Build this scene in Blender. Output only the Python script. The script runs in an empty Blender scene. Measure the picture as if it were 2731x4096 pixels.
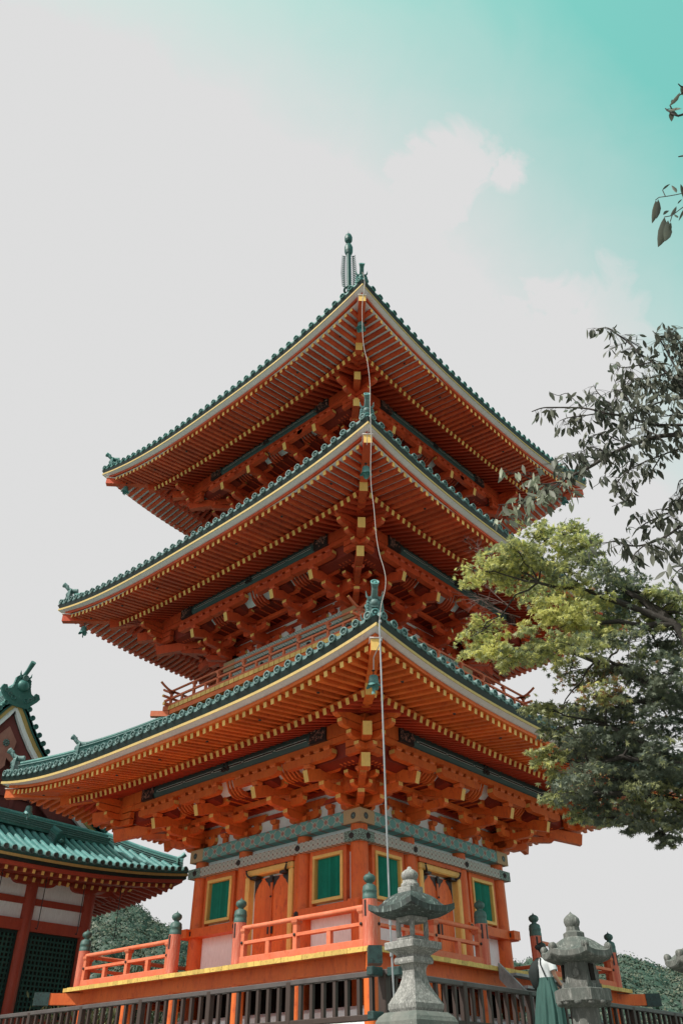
import bpy, math, random
from mathutils import Vector, Matrix, noise
random.seed(7)
sc = bpy.context.scene
col = sc.collection
PI = math.pi
sin, cos = math.sin, math.cos

# ------------------------------------------------------------------ camera model
CAM = Vector((-17.2259, -15.461, 0.1942))
YAW, PIT, ROLL, FPX = 0.7402, 0.6263, -0.0033, 3259.4
fw = Vector((cos(PIT)*cos(YAW), cos(PIT)*sin(YAW), sin(PIT)))
r0 = Vector((sin(YAW), -cos(YAW), 0)); u0 = r0.cross(fw)
RI = r0*cos(ROLL)+u0*sin(ROLL); UP = -r0*sin(ROLL)+u0*cos(ROLL)
def at(u, v, D):
    """point of the place seen at photo pixel (u, v), D metres away on the ground plan"""
    d = fw*FPX+RI*(u-1365.5)-UP*(v-2048)
    return CAM+d*(D/math.hypot(d.x, d.y))
cd = bpy.data.cameras.new('camera'); cam = bpy.data.objects.new('camera', cd); col.objects.link(cam)
cam.matrix_world = Matrix(((RI.x, UP.x, -fw.x, CAM.x), (RI.y, UP.y, -fw.y, CAM.y), (RI.z, UP.z, -fw.z, CAM.z), (0, 0, 0, 1)))
cd.sensor_fit = 'VERTICAL'; cd.sensor_height = 24; cd.lens = FPX/4096*24
cd.clip_start = .1; cd.clip_end = 3000
sc.camera = cam

# ------------------------------------------------------------------ materials
MATS = {}
def nd(nt, t, **k):
    n = nt.nodes.new(t)
    for a, b in k.items(): setattr(n, a, b)
    return n
def mth(nt, op, a, b=None, c=None):
    n = nt.nodes.new('ShaderNodeMath'); n.operation = op
    for i, x in enumerate((a, b, c)):
        if x is None: continue
        if isinstance(x, (int, float)): n.inputs[i].default_value = x
        else: nt.links.new(x, n.inputs[i])
    return n.outputs[0]
def mixc(nt, f, a, b, blend='MIX'):
    n = nt.nodes.new('ShaderNodeMix'); n.data_type = 'RGBA'; n.blend_type = blend
    for s, x in ((n.inputs[0], f), (n.inputs[6], a), (n.inputs[7], b)):
        if isinstance(x, (int, float)): s.default_value = x
        elif isinstance(x, tuple): s.default_value = (*x, 1) if len(x) == 3 else x
        else: nt.links.new(x, s)
    return n.outputs[2]
def newmat(name):
    m = bpy.data.materials.new(name); m.use_nodes = True; nt = m.node_tree
    MATS[name] = m
    return m, nt, nt.nodes['Principled BSDF']
def coords(nt, sx=1, sy=1, sz=1):
    tc = nd(nt, 'ShaderNodeTexCoord'); mp = nd(nt, 'ShaderNodeMapping')
    mp.inputs['Scale'].default_value = (sx, sy, sz); nt.links.new(tc.outputs['Object'], mp.inputs[0])
    return mp.outputs[0]
def noisef(nt, vec, scale, detail=5, rough=.6):
    n = nd(nt, 'ShaderNodeTexNoise'); n.inputs['Scale'].default_value = scale
    n.inputs['Detail'].default_value = detail; n.inputs['Roughness'].default_value = rough
    nt.links.new(vec, n.inputs['Vector']); return n.outputs['Fac']
def ramp(nt, f, stops):
    n = nd(nt, 'ShaderNodeValToRGB'); el = n.color_ramp.elements
    while len(el) < len(stops): el.new(.5)
    for e, (p, c) in zip(el, stops): e.position = p; e.color = (*c, 1) if len(c) == 3 else c
    nt.links.new(f, n.inputs[0]); return n.outputs[0]
def mat(name, c, rough=.6, c2=None, s1=3, st=(1, 1, 1), c3=None, s3=14, lo3=.55, hi3=.7, bump=0, bs=30, metal=0, spec=.4, isl=.16):
    """base colour c, broad variation towards c2, small worn patches of c3"""
    m, nt, b = newmat(name)
    v = coords(nt, *st)
    colr = c
    if c2:
        f = noisef(nt, v, s1); f = ramp(nt, f, [(.3, (0, 0, 0)), (.7, (1, 1, 1))])
        colr = mixc(nt, f, c, c2)
    if c3:
        f = noisef(nt, v, s3, 6, .7); f = ramp(nt, f, [(lo3, (0, 0, 0)), (hi3, (1, 1, 1))])
        colr = mixc(nt, f, colr, c3)
    if isl and not isinstance(colr, tuple):   # every member weathers a little differently
        gi = nd(nt, 'ShaderNodeNewGeometry'); k = mth(nt, 'ADD', mth(nt, 'MULTIPLY', gi.outputs['Random Per Island'], isl*2), 1-isl*1.3)
        n5 = noisef(nt, coords(nt, 3, 3, .8), 7, 8, .75); k = mth(nt, 'MULTIPLY', k, mth(nt, 'ADD', .72, mth(nt, 'MULTIPLY', n5, .56)))
        cb = nd(nt, 'ShaderNodeCombineColor'); [nt.links.new(k, cb.inputs[q]) for q in (0, 1, 2)]
        colr = mixc(nt, 1.0, colr, cb.outputs[0], 'MULTIPLY')
    if isinstance(colr, tuple): b.inputs['Base Color'].default_value = (*c, 1)
    else: nt.links.new(colr, b.inputs['Base Color'])
    b.inputs['Roughness'].default_value = rough; b.inputs['Metallic'].default_value = metal
    b.inputs['Specular IOR Level'].default_value = spec
    if bump:
        bn = nd(nt, 'ShaderNodeBump'); bn.inputs['Strength'].default_value = bump; bn.inputs['Distance'].default_value = .02
        nt.links.new(noisef(nt, v, bs, 6, .7), bn.inputs['Height']); nt.links.new(bn.outputs[0], b.inputs['Normal'])
    return m
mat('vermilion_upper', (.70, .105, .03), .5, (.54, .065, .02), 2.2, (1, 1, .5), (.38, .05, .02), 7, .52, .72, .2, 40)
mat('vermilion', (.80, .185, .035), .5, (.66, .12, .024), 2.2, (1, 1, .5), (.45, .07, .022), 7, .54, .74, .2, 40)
mat('vermilion_recess_shade', (.24, .025, .010), .6, (.18, .018, .008), 3)  # vermilion with the deep shade behind and between members put into the colour
mat('vermilion_eave_shade', (.54, .062, .02), .55, (.42, .045, .016), 2.5, (1, 1, 1), (.36, .05, .02), 8, .55, .75)  # redder vermilion, under-eave shade of base rafters and bracket beams painted in
mat('hall_red', (.42, .07, .035), .6, (.34, .05, .028), 2.5, (1, 1, .4), (.5, .12, .08), 8, .6, .75, .1)
mat('faded_rail', (.62, .145, .06), .65, (.62, .20, .11), 4, (1, 1, 1), (.5, .10, .04), 12, .55, .75, .2, 60)
mat('faded_post', (.62, .18, .11), .6, (.52, .11, .06), 3, (6, 6, .6), (.75, .36, .27), 7, .52, .7, .2, 60)
mat('yellow', (.84, .58, .18), .55, (.78, .50, .14), 4, (1, 1, 1), (.62, .36, .09), 20, .6, .75)
mat('yellow_worn', (.70, .49, .13), .6, (.60, .41, .11), 3, (1, 1, 1), (.20, .14, .045), 24, .56, .68, .2)
mat('eave_gold', (.58, .42, .15), .7, (.48, .35, .13), 3, (1, 1, 1), (.28, .21, .10), 12, .6, .72)
mat('plaster', (.86, .94, .97), .8, (.82, .90, .93), 1.2, (1, 1, .4), (.66, .68, .67), 6, .66, .82, .05, isl=.03)
mat('soffit_grey', (.90, .87, .87), .8, (.80, .77, .77), 2, (1, 1, 1), (.52, .49, .48), 9, .6, .75)
mat('bronze_cap', (.07, .155, .135), .55, (.045, .10, .09), 5, (1, 1, .6), (.14, .25, .22), 12, .55, .72, .2)
mat('patina', (.07, .215, .19), .5, (.045, .14, .13), 2.2, (1, 1, 1), (.15, .33, .30), 12, .58, .75, .25, 25, .15)
mat('patina_grey', (.14, .24, .23), .55, (.09, .17, .165), 3, (1, 1, 1), (.26, .37, .355), 14, .56, .72, .25, 30, .1)
mat('patina_bright', (.14, .355, .345), .45, (.06, .20, .195), 1.6, (1, 1, 1), (.30, .52, .49), 8, .56, .74, .2, 30)
mat('patina_deep', (.035, .13, .115), .5, (.02, .09, .085), 3, (1, 1, 1), (.08, .22, .2), 12, .6, .75, .2)
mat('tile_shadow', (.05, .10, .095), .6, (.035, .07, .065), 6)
mat('tile_face', (.10, .13, .125), .6, (.06, .085, .08), 6)
mat('bronze_dark', (.008, .06, .055), .5, (.015, .10, .09), 6)
mat('eave_black', (.012, .022, .022), .5, (.02, .045, .042), 3)
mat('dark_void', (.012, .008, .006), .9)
mat('iron', (.02, .018, .018), .45, (.035, .03, .03), 12)
mat('window_back', (.006, .10, .075), .6, (.005, .08, .06), 3)
mat('window_green', (.022, .38, .28), .45, (.016, .30, .22), 3)
mat('purlin_green', (.035, .075, .075), .45, (.05, .10, .10), 5, (1, .2, 1))
mat('purlin_line', (.55, .6, .58), .5)
mat('stone', (.34, .34, .32), .9, (.17, .175, .165), 5, (1.4, 1.4, .5), (.54, .54, .51), 46, .5, .64, .9, 60)
mat('stone_roof', (.045, .045, .045), .9, (.085, .12, .11), 5, (1.5, 1.5, .4), (.30, .36, .34), 18, .55, .68, .9, 45)
mat('stone_dark', (.12, .145, .13), .9, (.22, .22, .2), 4, (1, 1, .5), (.55, .56, .54), 20, .62, .70, .7, 50)
mat('stone_green', (.10, .12, .11), .9, (.19, .19, .175), 5, (1.5, 1.5, .3), (.33, .33, .31), 18, .52, .66, .9, 55)
mat('fence_brown', (.042, .026, .021), .6, (.055, .038, .032), 5, (1, 1, .3), (.05, .037, .032), 14, .6, .75, .15)
mat('fence_rail', (.07, .058, .056), .55, (.10, .09, .088), 3, (1, 1, 1))
mat('cap_metal', (.015, .035, .035), .5, (.03, .075, .07), 9, (1, 1, 1), (.01, .01, .01), 22, .55, .65, .4, 60)
mat('grey_wood', (.36, .36, .37), .75, (.13, .13, .135), 3, (1, 1, 1), (.3, .3, .3), 16, .55, .7, .2)
mat('lattice_green', (.004, .028, .024), .6)
mat('window_lattice', (.012, .06, .05), .6, (.02, .09, .07), 6)
mat('gravel', (.27, .255, .23), .95, (.22, .21, .19), 8, (1, 1, 1), (.25, .24, .22), 60, .5, .7, .3, 80)
mat('bark', (.045, .04, .037), .9, (.07, .062, .055), 6, (1, 1, .3), (.12, .12, .11), 20, .6, .7, .6, 40)
mat('twig_red', (.20, .12, .11), .8, (.12, .08, .075), 9)
mat('steel', (.45, .47, .48), .35, (.3, .32, .33), 6, metal=.6)
mat('cable', (.42, .38, .36), .6, (.3, .27, .25), 20)
mat('hair', (.012, .010, .010), .5); mat('skin', (.52, .30, .21), .55)
mat('cloth_white', (.58, .62, .63), .85, (.5, .54, .55), 12); mat('cloth_black', (.012, .018, .018), .8, (.02, .03, .03), 9)
mat('cloth_green', (.045, .115, .10), .85, (.03, .08, .07), 6, (3, 3, .4))
mat('gegyo', (.40, .20, .16), .6, (.32, .14, .11), 3); mat('gable_red', (.20, .055, .05), .7, (.15, .045, .042), 3)
mat('tile_join', (.03, .10, .09), .6)

def leafmat(name, c, c2, trans=.35):
    m, nt, b = newmat(name)
    v = coords(nt); f = noisef(nt, v, 2.2, 3)
    cc = mixc(nt, ramp(nt, f, [(.35, (0, 0, 0)), (.65, (1, 1, 1))]), c, c2)
    nt.links.new(cc, b.inputs['Base Color']); b.inputs['Roughness'].default_value = .5; b.inputs['Specular IOR Level'].default_value = .35
    tr = nd(nt, 'ShaderNodeBsdfTranslucent'); nt.links.new(cc, tr.inputs[0])
    mx = nd(nt, 'ShaderNodeMixShader'); mx.inputs[0].default_value = trans
    nt.links.new(b.outputs[0], mx.inputs[1]); nt.links.new(tr.outputs[0], mx.inputs[2])
    nt.links.new(mx.outputs[0], nt.nodes['Material Output'].inputs[0])
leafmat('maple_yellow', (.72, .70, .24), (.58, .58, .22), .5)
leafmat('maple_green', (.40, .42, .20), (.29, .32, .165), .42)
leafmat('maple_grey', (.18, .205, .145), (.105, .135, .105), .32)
leafmat('maple_red', (.24, .09, .05), (.36, .20, .08), .35)
leafmat('cherry_dark', (.10, .105, .075), (.065, .075, .06), .22)
leafmat('cherry_grey', (.22, .23, .18), (.15, .16, .13), .3)
leafmat('cherry_pale', (.40, .43, .32), (.32, .35, .25), .3)
leafmat('bush_leaf', (.17, .20, .11), (.26, .27, .14), .3)
leafmat('forest_leaf', (.035, .07, .05), (.06, .095, .065), .1)
leafmat('forest_pale', (.09, .11, .075), (.14, .15, .10), .1)
SKYTINT = (1.43, 2.75, 1.42); CLOUD = (.625, .625, .625); EXPO = 0.22

# painted pattern bands: local y runs along the beam, z is height
def pattern(name, kind, z0, z1, half, pitch):
    m, nt, b = newmat(name)
    tc = nd(nt, 'ShaderNodeTexCoord'); sp = nd(nt, 'ShaderNodeSeparateXYZ'); nt.links.new(tc.outputs['Object'], sp.inputs[0])
    y, z = sp.outputs[1], sp.outputs[2]
    v = mth(nt, 'DIVIDE', mth(nt, 'SUBTRACT', z, z0), z1-z0)
    u = mth(nt, 'FRACT', mth(nt, 'DIVIDE', mth(nt, 'ADD', y, 50.), pitch))
    au = mth(nt, 'ABSOLUTE', mth(nt, 'SUBTRACT', u, .5)); av = mth(nt, 'ABSOLUTE', mth(nt, 'SUBTRACT', v, .5))
    if kind == 'diamond':   # teal ground, crossing pale lines, russet diamonds
        d1 = mth(nt, 'ABSOLUTE', mth(nt, 'SUBTRACT', au, av))
        x = mth(nt, 'LESS_THAN', d1, .055)
        dia = mth(nt, 'ADD', mth(nt, 'MULTIPLY', au, 1.2), av)
        c = mixc(nt, x, (.09, .38, .37), (.42, .52, .46))
        c = mixc(nt, mth(nt, 'LESS_THAN', dia, .30), c, (.36, .46, .42))
        c = mixc(nt, mth(nt, 'LESS_THAN', dia, .2), c, (.34, .16, .13))
        edge = mth(nt, 'GREATER_THAN', mth(nt, 'ADD', mth(nt, 'MULTIPLY', au, 1.2), mth(nt, 'SUBTRACT', 1.0, av)), .97)
        c = mixc(nt, mth(nt, 'MULTIPLY', edge, mth(nt, 'GREATER_THAN', av, .36)), c, (.22, .13, .11))
    elif kind == 'flower':   # cream lattice with teal and brown flowers
        vv = mth(nt, 'FRACT', mth(nt, 'MULTIPLY', v, 2.0)); au2 = mth(nt, 'ABSOLUTE', mth(nt, 'SUBTRACT', u, .5)); av2 = mth(nt, 'ABSOLUTE', mth(nt, 'SUBTRACT', vv, .5))
        r = mth(nt, 'SQRT', mth(nt, 'ADD', mth(nt, 'MULTIPLY', au2, au2), mth(nt, 'MULTIPLY', av2, av2)))
        c = mixc(nt, mth(nt, 'LESS_THAN', r, .33), (.52, .57, .52), (.20, .38, .36))
        c = mixc(nt, mth(nt, 'LESS_THAN', r, .24), c, (.60, .58, .50))
        c = mixc(nt, mth(nt, 'LESS_THAN', r, .12), c, (.05, .24, .27))
        k = mth(nt, 'MULTIPLY', mth(nt, 'GREATER_THAN', au2, .36), mth(nt, 'GREATER_THAN', av2, .30))
        c = mixc(nt, k, c, (.16, .09, .07))
    elif kind == 'scroll':
        n = nd(nt, 'ShaderNodeTexVoronoi'); n.feature = 'DISTANCE_TO_EDGE'; n.inputs['Scale'].default_value = 22
        nt.links.new(tc.outputs['Object'], n.inputs['Vector'])
        c = mixc(nt, mth(nt, 'LESS_THAN', n.outputs['Distance'], .13), (.02, .05, .045), (.22, .42, .36))
    elif kind == 'gold':
        n = nd(nt, 'ShaderNodeTexVoronoi'); n.inputs['Scale'].default_value = 60
        nt.links.new(tc.outputs['Object'], n.inputs['Vector'])
        c = mixc(nt, mth(nt, 'LESS_THAN', n.outputs['Distance'], .35), (.50, .37, .18), (.40, .28, .13))
    elif kind == 'key':   # grey-green fret of the upper friezes
        s = mth(nt, 'FRACT', mth(nt, 'MULTIPLY', mth(nt, 'ADD', au, av), 3.0))
        c = mixc(nt, mth(nt, 'LESS_THAN', s, .42), (.20, .42, .39), (.66, .68, .64))
        c = mixc(nt, mth(nt, 'LESS_THAN', mth(nt, 'ADD', au, av), .16), c, (.05, .25, .24))
    nz = noisef(nt, tc.outputs['Object'], 12)
    c = mixc(nt, mth(nt, 'MULTIPLY', nz, .5), c, (.20, .20, .18), 'MIX')
    nt.links.new(c, b.inputs['Base Color']); b.inputs['Roughness'].default_value = .6
# ------------------------------------------------------------------ mesh builder
TV = 'vermilion'
class MB:
    def __init__(s): s.v = []; s.f = []; s.mi = []; s.sm = []; s.mats = []; s.M = None
    def mid(s, m):
        if m not in s.mats: s.mats.append(m)
        return s.mats.index(m)
    def add(s, vs, fs, m, smooth=False):
        o = len(s.v)
        if s.M is not None: vs = [tuple(s.M @ Vector(p)) for p in vs]
        s.v.extend(vs)
        if isinstance(m, (list, tuple)): s.mi.extend(s.mid(x) for x in m)
        else: s.mi.extend([s.mid(m)]*len(fs))
        s.f.extend([tuple(i+o for i in f) for f in fs]); s.sm.extend([smooth]*len(fs))
    def hexa(s, p, m, ends=None):
        """8 corners: 0-3 one end, 4-7 other end; ends = material of face 0-3"""
        fs = [(3, 2, 1, 0), (4, 5, 6, 7), (0, 1, 5, 4), (1, 2, 6, 5), (2, 3, 7, 6), (3, 0, 4, 7)]
        s.add(p, fs, [ends or m, m, m, m, m, m])
    def box(s, x0, x1, y0, y1, z0, z1, m, ends=None):
        s.hexa([(x0, y0, z0), (x0, y1, z0), (x0, y1, z1), (x0, y0, z1), (x1, y0, z0), (x1, y1, z0), (x1, y1, z1), (x1, y0, z1)], m, ends)
    def bbox(s, x0, x1, y0, y1, z0, z1, m, b=.01):
        """box with a small bevel on all edges"""
        vs = []; idx = {}
        X = (x0, x1); Y = (y0, y1); Z = (z0, z1)
        for i in (0, 1):
            for j in (0, 1):
                for k in (0, 1):
                    sx, sy, sz = (b, -b)[i], (b, -b)[j], (b, -b)[k]
                    for a, q in enumerate(((0, sy, sz), (sx, 0, sz), (sx, sy, 0))):
                        idx[i, j, k, a] = len(vs); vs.append((X[i]+q[0], Y[j]+q[1], Z[k]+q[2]))
        fs = []
        for i in (0, 1):
            fs.append([idx[i, 0, 0, 0], idx[i, 1, 0, 0], idx[i, 1, 1, 0], idx[i, 0, 1, 0]])
            fs.append([idx[0, i, 0, 1], idx[1, i, 0, 1], idx[1, i, 1, 1], idx[0, i, 1, 1]])
            fs.append([idx[0, 0, i, 2], idx[1, 0, i, 2], idx[1, 1, i, 2], idx[0, 1, i, 2]])
            for j in (0, 1):
                fs.append([idx[i, j, 0, 0], idx[i, j, 1, 0], idx[i, j, 1, 1], idx[i, j, 0, 1]])
                fs.append([idx[i, 0, j, 0], idx[i, 1, j, 0], idx[i, 1, j, 2], idx[i, 0, j, 2]])
                fs.append([idx[0, i, j, 1], idx[1, i, j, 1], idx[1, i, j, 2], idx[0, i, j, 2]])
                for k in (0, 1): fs.append([idx[i, j, k, 0], idx[i, j, k, 1], idx[i, j, k, 2]])
        s.add(vs, fs, m)
    def beam(s, a, b, w, h, m, ends=None, up=(0, 0, 1), ends2=None):
        """rectangular bar from a to b (centre line of its TOP face)"""
        a = Vector(a); b = Vector(b); d = (b-a).normalized(); sd = d.cross(Vector(up)).normalized(); n = sd.cross(d)
        P = []
        for q in (a, b): P += [tuple(q-sd*w/2-n*h), tuple(q+sd*w/2-n*h), tuple(q+sd*w/2), tuple(q-sd*w/2)]
        fs = [(3, 2, 1, 0), (4, 5, 6, 7), (0, 1, 5, 4), (1, 2, 6, 5), (2, 3, 7, 6), (3, 0, 4, 7)]
        s.add(P, fs, [ends or m, ends2 or m, m, m, m, m])
    def prism(s, poly, a, b, m, ends=None, side=None):
        """poly = list of 3D points; extruded by vector b-a"""
        n = len(poly); dv = Vector(b)-Vector(a)
        vs = [tuple(Vector(p)) for p in poly]+[tuple(Vector(p)+dv) for p in poly]
        fs = [tuple(range(n))[::-1], tuple(range(n, 2*n))]+[(i, (i+1) % n, n+(i+1) % n, n+i) for i in range(n)]
        mm = [m, m]+[(side or {}).get(i, m) for i in range(n)]
        s.add(vs, fs, mm)
    def tube(s, pts, r, m, n=8, caps=True, capm=None, smooth=True):
        pts = [Vector(p) for p in pts]; k = len(pts)
        rs = r if isinstance(r, (list, tuple)) else [r]*k
        vs = []; prev = None
        for i, p in enumerate(pts):
            d = (pts[min(i+1, k-1)]-pts[max(i-1, 0)])
            if d.length < 1e-9: d = Vector((0, 0, 1))
            d.normalize()
            if prev is None: ref = Vector((0, 0, 1)) if abs(d.z) < .9 else Vector((1, 0, 0)); a = d.cross(ref).normalized()
            else:
                a = prev-d*prev.dot(d)
                a = a.normalized() if a.length > 1e-6 else d.orthogonal().normalized()
            prev = a; b = d.cross(a)
            for j in range(n):
                t = 2*PI*j/n; vs.append(tuple(p+(a*cos(t)+b*sin(t))*rs[i]))
        fs = [(i*n+j, i*n+(j+1) % n, (i+1)*n+(j+1) % n, (i+1)*n+j) for i in range(k-1) for j in range(n)]
        s.add(vs, fs, m, smooth)
        if caps:
            o = vs[:n]; e = vs[-n:]
            M = s.M
            s.add(o, [tuple(range(n))[::-1]], capm or m); s.add(e, [tuple(range(n))], capm or m)
    def lathe(s, prof, c, m, n=16, smooth=True, rot=0, mm=None):
        vs = []; k = len(prof)
        for r, z in prof:
            for j in range(n):
                t = 2*PI*j/n+rot; vs.append((c[0]+r*cos(t), c[1]+r*sin(t), c[2]+z))
        fs = [(i*n+j, i*n+(j+1) % n, (i+1)*n+(j+1) % n, (i+1)*n+j) for i in range(k-1) for j in range(n)]
        fm = [(mm[i] if mm else m) for i in range(k-1) for j in range(n)]
        s.add(vs, fs, fm, smooth)
        if prof[0][0] > 1e-4: s.add(vs[:n], [tuple(range(n))[::-1]], mm[0] if mm else m)
        if prof[-1][0] > 1e-4: s.add(vs[-n:], [tuple(range(n))], mm[-1] if mm else m)
    def masu(s, x, y, z, w, h, m=None, rot=0, yb=None):
        m = m or TV
        c_, s_ = cos(rot), sin(rot); a = w/2; b = w*.36
        P = []
        for q, zz in ((b, z), (a, z+h*.45), (a, z+h)):
            for i, j in ((-1, -1), (1, -1), (1, 1), (-1, 1)):
                P.append((x+(i*c_-j*s_)*q, y+(i*s_+j*c_)*q, zz))
        fs = [(3, 2, 1, 0), (8, 9, 10, 11)]
        mm = [m, m]
        for L in (0, 4):
            for j in range(4): fs.append((L+j, L+(j+1) % 4, L+4+(j+1) % 4, L+4+j)); mm.append(m)
        s.add(P, fs, mm)
    def arm(s, p, d, l0, l1, z, h, w, m=None, e='yellow', c0=True, c1=True):
        m = m or TV
        """bracket arm through p along 2D direction d from -l0 to l1, rounded lower ends, ends painted e"""
        d = Vector((d[0], d[1], 0)).normalized(); n = Vector((-d.y, d.x, 0)); P = []
        top = [(-l0, h), (l1, h)]
        q = []
        q.append((l1, h)); q.append((l1, h*.5))
        if c1: q += [(l1-h*.12, h*.28), (l1-h*.4, h*.08), (l1-h*.8, 0)]
        else: q += [(l1, 0)]
        if c0: q += [(-l0+h*.8, 0), (-l0+h*.4, h*.08), (-l0+h*.12, h*.28)]
        else: q += [(-l0, 0)]
        q += [(-l0, h*.5), (-l0, h)]
        base = Vector((p[0], p[1], z))
        poly = [base+d*a+Vector((0, 0, b))-n*w/2 for a, b in q]
        side = {0: e if c1 else m}
        side[len(q)-2] = e if c0 else m
        s.prism(poly, (0, 0, 0), n*w, m, side=side)
    def build(s, name, parent=None, loc=None, rz=0):
        me = bpy.data.meshes.new(name); me.from_pydata(s.v, [], s.f)
        for m in s.mats: me.materials.append(MATS[m])
        me.polygons.foreach_set('material_index', s.mi); me.polygons.foreach_set('use_smooth', s.sm)
        me.update()
        o = bpy.data.objects.new(name, me); col.objects.link(o)
        if parent: o.parent = parent
        if loc: o.location = loc
        if rz: o.rotation_euler.z = rz
        return o
def normals(o):
    import bmesh
    bm = bmesh.new(); bm.from_mesh(o.data); bmesh.ops.recalc_face_normals(bm, faces=bm.faces); bm.to_mesh(o.data); bm.free(); return o
def empty(name, loc=(0, 0, 0)):
    o = bpy.data.objects.new(name, None); col.objects.link(o); o.location = loc; o.empty_display_size = .3; return o
def tag(o, label=None, cat=None, group=None, kind=None):
    for k, x in (('label', label), ('category', cat), ('group', group), ('kind', kind)):
        if x: o[k] = x
    return o
def copy_tree(o, parent=None):
    c = o.copy(); col.objects.link(c); c.parent = parent
    for ch in o.children: copy_tree(ch, c)
    return c
def spin(o, ks=(1, 2, 3)):
    """copies of a side part turned on to the other faces"""
    out = [o]
    for k in ks:
        c = copy_tree(o, o.parent); c.rotation_euler.z = o.rotation_euler.z+k*PI/2; out.append(c)
    return out
# ------------------------------------------------------------------ pagoda
pag = empty('pagoda', (0, 0, .95))
tag(pag, 'three storey vermilion pagoda with green tiled roofs and a bronze spire on top', 'pagoda')
PG = empty  # noqa
# children are modelled in world coordinates; the holder sits at the base
def part(mb, name, parent=None, rz=0):
    o = mb.build(name, parent or pag)
    if (parent or pag) is pag: o.location = (0, 0, -.95)
    o.rotation_euler.z = rz
    return o
TIERS = [dict(c=2.75, ci=1.04, zf=5.61, ft=3.0, tz=6.13, h=6.83, zm=6.95, zc=7.42, p=3.2, top=3.3, a=.42, b=.06, r=.2, soff='vermilion', lo=.44),
         dict(c=2.45, ci=.95, zf=11.08, ft=2.7, tz=11.594, h=6.49, zm=12.37, zc=12.88, p=3.0, top=3.0, a=.42, b=.06, r=.18, soff='plaster', lo=.44),
         dict(c=2.15, ci=.85, zf=16.62, ft=2.4, tz=17.14, h=6.16, zm=17.66, zc=18.38, p=2.6, top=.25, a=.50, b=.04, r=.16, soff='plaster', lo=.26)]
for i, T in enumerate(TIERS):
    pattern('frieze_diamond%d' % i, 'diamond' if i == 0 else 'key', T['zf']-.30, T['zf'], 3, .36 if i == 0 else .30)
    pattern('frieze_flower%d' % i, 'flower' if i == 0 else 'key', T['zf']-.69, T['zf']-.47, 3, .15 if i == 0 else .24)
pattern('frieze_scroll', 'scroll', 0, 1, 1, 1); pattern('frieze_gold', 'gold', 0, 1, 1, 1)

def frieze(T, z0, z1, half, main, end, endlen, i, name):
    b = MB(); w = .28; e = endlen; x0 = -half
    ext = half
    # one beam of the ring: mitred to its neighbours by the ring geometry, end plates 4 mm proud
    def ringseg(y0, y1, off, zz0, zz1, m):
        b.prism([(x0-off, y0, zz0), (x0-off, y1, zz0), (x0+w, min(y1, half-w) if y1 > 0 else y1, zz0), (x0+w, max(y0, -half+w), zz0)], (0, 0, 0), (0, 0, zz1-zz0), m)
    ringseg(-half, half, 0, z0, z1, main)
    if end:
        for s in (-1, 1):
            ys = sorted((s*(half+.004), s*(half-e)))
            b.box(x0-.006, x0+.05, ys[0]+.0, ys[1], z0-.004, z1+.004, end)
    o = part(b, name)
    return o

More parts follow.
